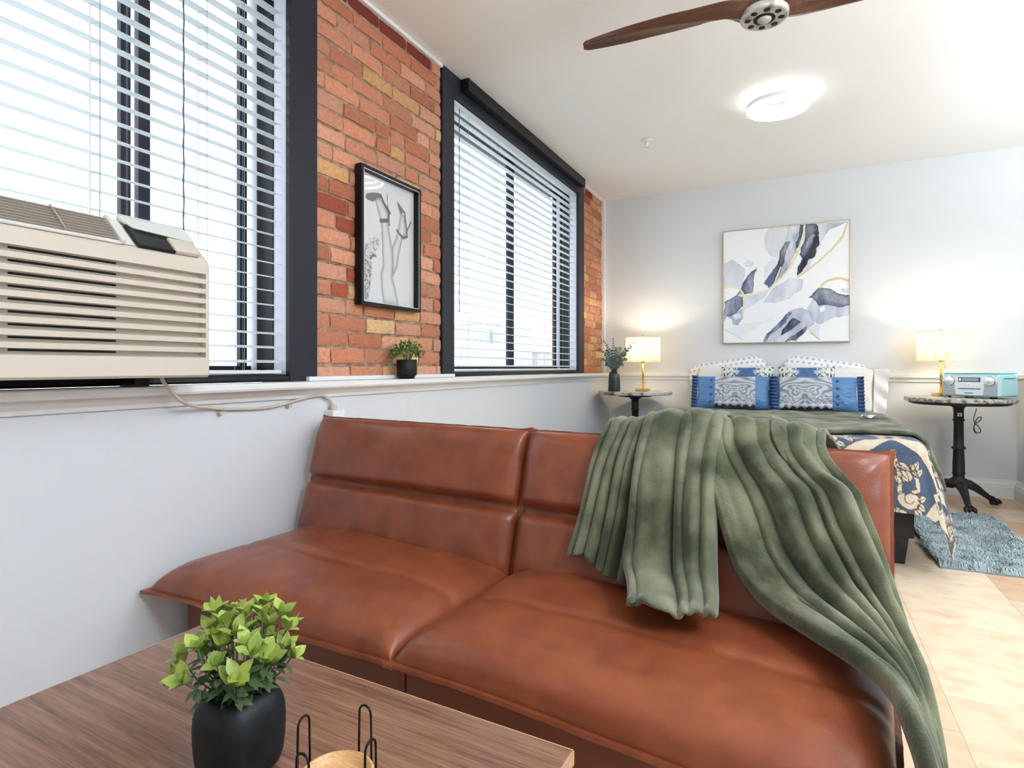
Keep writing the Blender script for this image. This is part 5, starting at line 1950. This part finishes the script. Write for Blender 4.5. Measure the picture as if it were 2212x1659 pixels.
# ------------------------------------------------------------------ retro radio
def radio():
    phi = rad(-38)
    w, d, h = 0.36, 0.24, 0.168
    N_ = Vector((2.935, 4.93, ZTB))           # near corner (front right)
    e = Vector((math.cos(phi), math.sin(phi), 0))
    o = N_ - e * w
    t = thing('radio', 'turquoise retro radio with silver face and two round dials on the granite table', 'radio', o, phi)

    def bx(x0, y0, z0, x1, y1, z1):
        return MB().box(x0, y0, z0, x1, y1, z1)
    body = obj('body', bx(0, 0.006, 0.010, w, d, h), M['mint'], t, local=True, bevel=0.018, seg=4)
    obj('lid', bx(0.006, 0.012, h + 0.0005, w - 0.006, d - 0.006, h + 0.010), M['mint'], t, local=True, bevel=0.005)
    obj('side_handle', bx(w + 0.0005, 0.05, 0.135, w + 0.003, 0.19, 0.139), M['grille'], body, local=True)
    face = obj('face', bx(0.010, -0.002, 0.018, w - 0.010, 0.010, h - 0.014), M['chrome'], t, local=True, bevel=0.005)
    for gx0, gx1, ins in ((0.014, 0.098, 1), (w - 0.098, w - 0.014, -1)):
        g = MB()
        for k in range(11):
            z = 0.024 + k * 0.0085
            a, b = gx0, gx1
            if ins > 0:
                b -= 0.012 * (k / 10)
            else:
                a += 0.012 * (k / 10)
            g.box(a, -0.0030, z, b, -0.0015, z + 0.0036)
        obj('speaker_grille', g, M['grille'], face, local=True)
    for kx in (0.058, w - 0.058):
        k = MB().lathe([(0.030, 0.0), (0.031, 0.004), (0.029, 0.008), (0.018, 0.009), (0.016, 0.016), (0.0, 0.017)], (0, 0, 0), 36)
        k.v = [(kx + x, -0.0025 - z, 0.118 + y) for x, y, z in k.v]
        kb = obj('dial', k, M['chrome'], t, local=True, smooth=False, bevel=0.001)
        g = MB()
        for a in (0.4, 2.7, 4.4):
            g.tube([(kx + 0.010 * math.cos(a), -0.0205, 0.118 + 0.010 * math.sin(a)), (kx + 0.003 * math.cos(a), -0.0205, 0.118 + 0.003 * math.sin(a))], 0.0014, 5)
        g.tube([(kx + 0.0315 * math.cos(2 * PI * q / 40), -0.004, 0.118 + 0.0315 * math.sin(2 * PI * q / 40)) for q in range(40)], 0.0014, 5, closed=True)
        obj('dial_ring', g, M['grille'], kb, local=True)
    obj('display_bezel', bx(0.112, -0.004, 0.112, w - 0.112, -0.001, 0.144), M['grille'], face, local=True, bevel=0.001)
    obj('display', bx(0.138, -0.0052, 0.117, w - 0.122, -0.0038, 0.139), M['lcd'], face, local=True)
    obj('display_badge', bx(0.117, -0.0052, 0.119, 0.132, -0.0038, 0.137), M['white'], face, local=True)
    for k in range(6):
        obj('push_button', bx(0.114 + k * 0.023, -0.006, 0.086, 0.131 + k * 0.023, -0.0015, 0.097), M['white'], face, local=True, bevel=0.002)
    obj('disc_slot', bx(0.112, -0.0032, 0.062, w - 0.112, -0.0015, 0.068), M['grille'], face, local=True)
    b = MB()
    for k in range(8):
        b.box(0.155 + k * 0.0065, -0.0034, 0.032, 0.159 + k * 0.0065, -0.0015, 0.039)
    obj('name_badge', b, M['grille'], face, local=True)
    for x, y in ((0.04, 0.03), (0.15, 0.03), (w - 0.04, 0.03), (w - 0.09, 0.09), (0.10, d - 0.04)):
        obj('foot', MB().lathe([(0.010, 0.0003), (0.012, 0.012)], (x, y, 0), 14), M['black'], t, local=True)


radio()
# looped lead under the right table
pts = [(2.805, 4.905, 0.708), (2.800, 4.90, 0.690), (2.792, 4.90, 0.660), (2.788, 4.90, 0.63), (2.795, 4.898, 0.610), (2.815, 4.898, 0.585), (2.826, 4.90, 0.560), (2.818, 4.902, 0.545), (2.800, 4.90, 0.550),
       (2.790, 4.90, 0.575), (2.794, 4.898, 0.610), (2.806, 4.896, 0.640), (2.822, 4.897, 0.652), (2.830, 4.90, 0.640), (2.818, 4.902, 0.622), (2.800, 4.90, 0.605), (2.788, 4.90, 0.58), (2.792, 4.90, 0.552), (2.806, 4.90, 0.536)]
Q = []
for i in range(len(pts) - 1):
    p0, p1, p2, p3 = (Vector(pts[max(i - 1, 0)]), Vector(pts[i]), Vector(pts[i + 1]), Vector(pts[min(i + 2, len(pts) - 1)]))
    for k in range(5):
        u = k / 5
        Q.append(0.5 * ((2 * p1) + (p2 - p0) * u + (2 * p0 - 5 * p1 + 4 * p2 - p3) * u * u + (3 * p1 - p0 - 3 * p2 + p3) * u ** 3))
o = obj('hanging_cord', MB().tube(Q, 0.0028, 6), M['black_cable'], None, smooth=True)
o['label'] = 'black power cord tied in a loop hanging under the granite table'
o['category'] = 'cord'


# ------------------------------------------------------------------ rug
def rug():
    x0, x1, y0, y1 = 2.36, 2.87, 3.50, 4.78
    t = thing('rug', 'fluffy blue grey shag rug on the tiles beside the bed', 'rug', ((x0 + x1) / 2, (y0 + y1) / 2, 0))
    obj('backing', MB().box(x0, y0, 0.0005, x1, y1, 0.008), M['rug_back'], t)
    rs = np.random.RandomState(8)
    n = 24000
    px = rs.uniform(x0, x1, n)
    py = rs.uniform(y0, y1, n)
    mb = MB()
    for i in range(n):
        x, y = px[i], py[i]
        a = 2.2 + 2.2 * nz(x * 5, y * 5) + 1.6 * nz(x * 13, y * 13, 3) + rs.uniform(-.5, .5)
        ln = rs.uniform(0.024, 0.045)
        dx, dy = math.cos(a), math.sin(a)
        wx, wy = -dy * 0.0022, dx * 0.0022
        b = len(mb.v)
        h = rs.uniform(0.018, 0.034)
        mb.v += [(x - wx, y - wy, 0.006), (x + wx, y + wy, 0.006), (x + dx * ln * .45 + wx, y + dy * ln * .45 + wy, h), (x + dx * ln * .45 - wx, y + dy * ln * .45 - wy, h),
                 (x + dx * ln, y + dy * ln, h * 0.72)]
        mb.f += [(b, b + 1, b + 2, b + 3), (b + 3, b + 2, b + 4)]
    p = obj('pile', mb, M['rug'], t, fix=False)
    p['kind'] = 'stuff'


rug()


# ------------------------------------------------------------------ houses across the street, seen through the far window
def building(x, y0, y1, z1, mat, label, rows, cols, dep=14, sty=3.1):
    t = thing('apartment_building', label, 'building', (x, (y0 + y1) / 2, -9))
    obj('wall', MB().box(x - dep, y0, -9, x, y1, z1), mat, t)
    obj('parapet', MB().box(x - dep - .3, y0 - .3, z1, x + .3, y1 + .3, z1 + 0.35), mat, t)
    for r in range(rows):
        for c in range(cols):
            yy = y0 + (y1 - y0) * (c + 0.5) / cols
            zz = z1 - 2.6 - r * sty
            f = MB().box(x, yy - 0.55, zz, x + 0.05, yy + 0.55, zz + 1.7)
            obj('window', f, M['facade_glass'], t)


building(-45, 66, 92, 4.6, M['facade'], 'pale apartment block with a low flat roof seen through the far window', 2, 6)
building(-52, 93, 99, 8.2, M['facade_warm'], 'narrow taller pale block behind the low one outside the far window', 3, 3)
building(-48, 100, 110, 9.5, M['facade'], 'tall pale block with a grid of windows outside the far window', 4, 3)
building(-45, 112, 146, 4.0, M['facade_warm'], 'wide low pale block at the right outside the far window', 2, 8)
struct('ground_outside', MB().box(-140, -60, -9.4, -6, 220, -9.0), M['facade'], 'pale street level far below the windows')
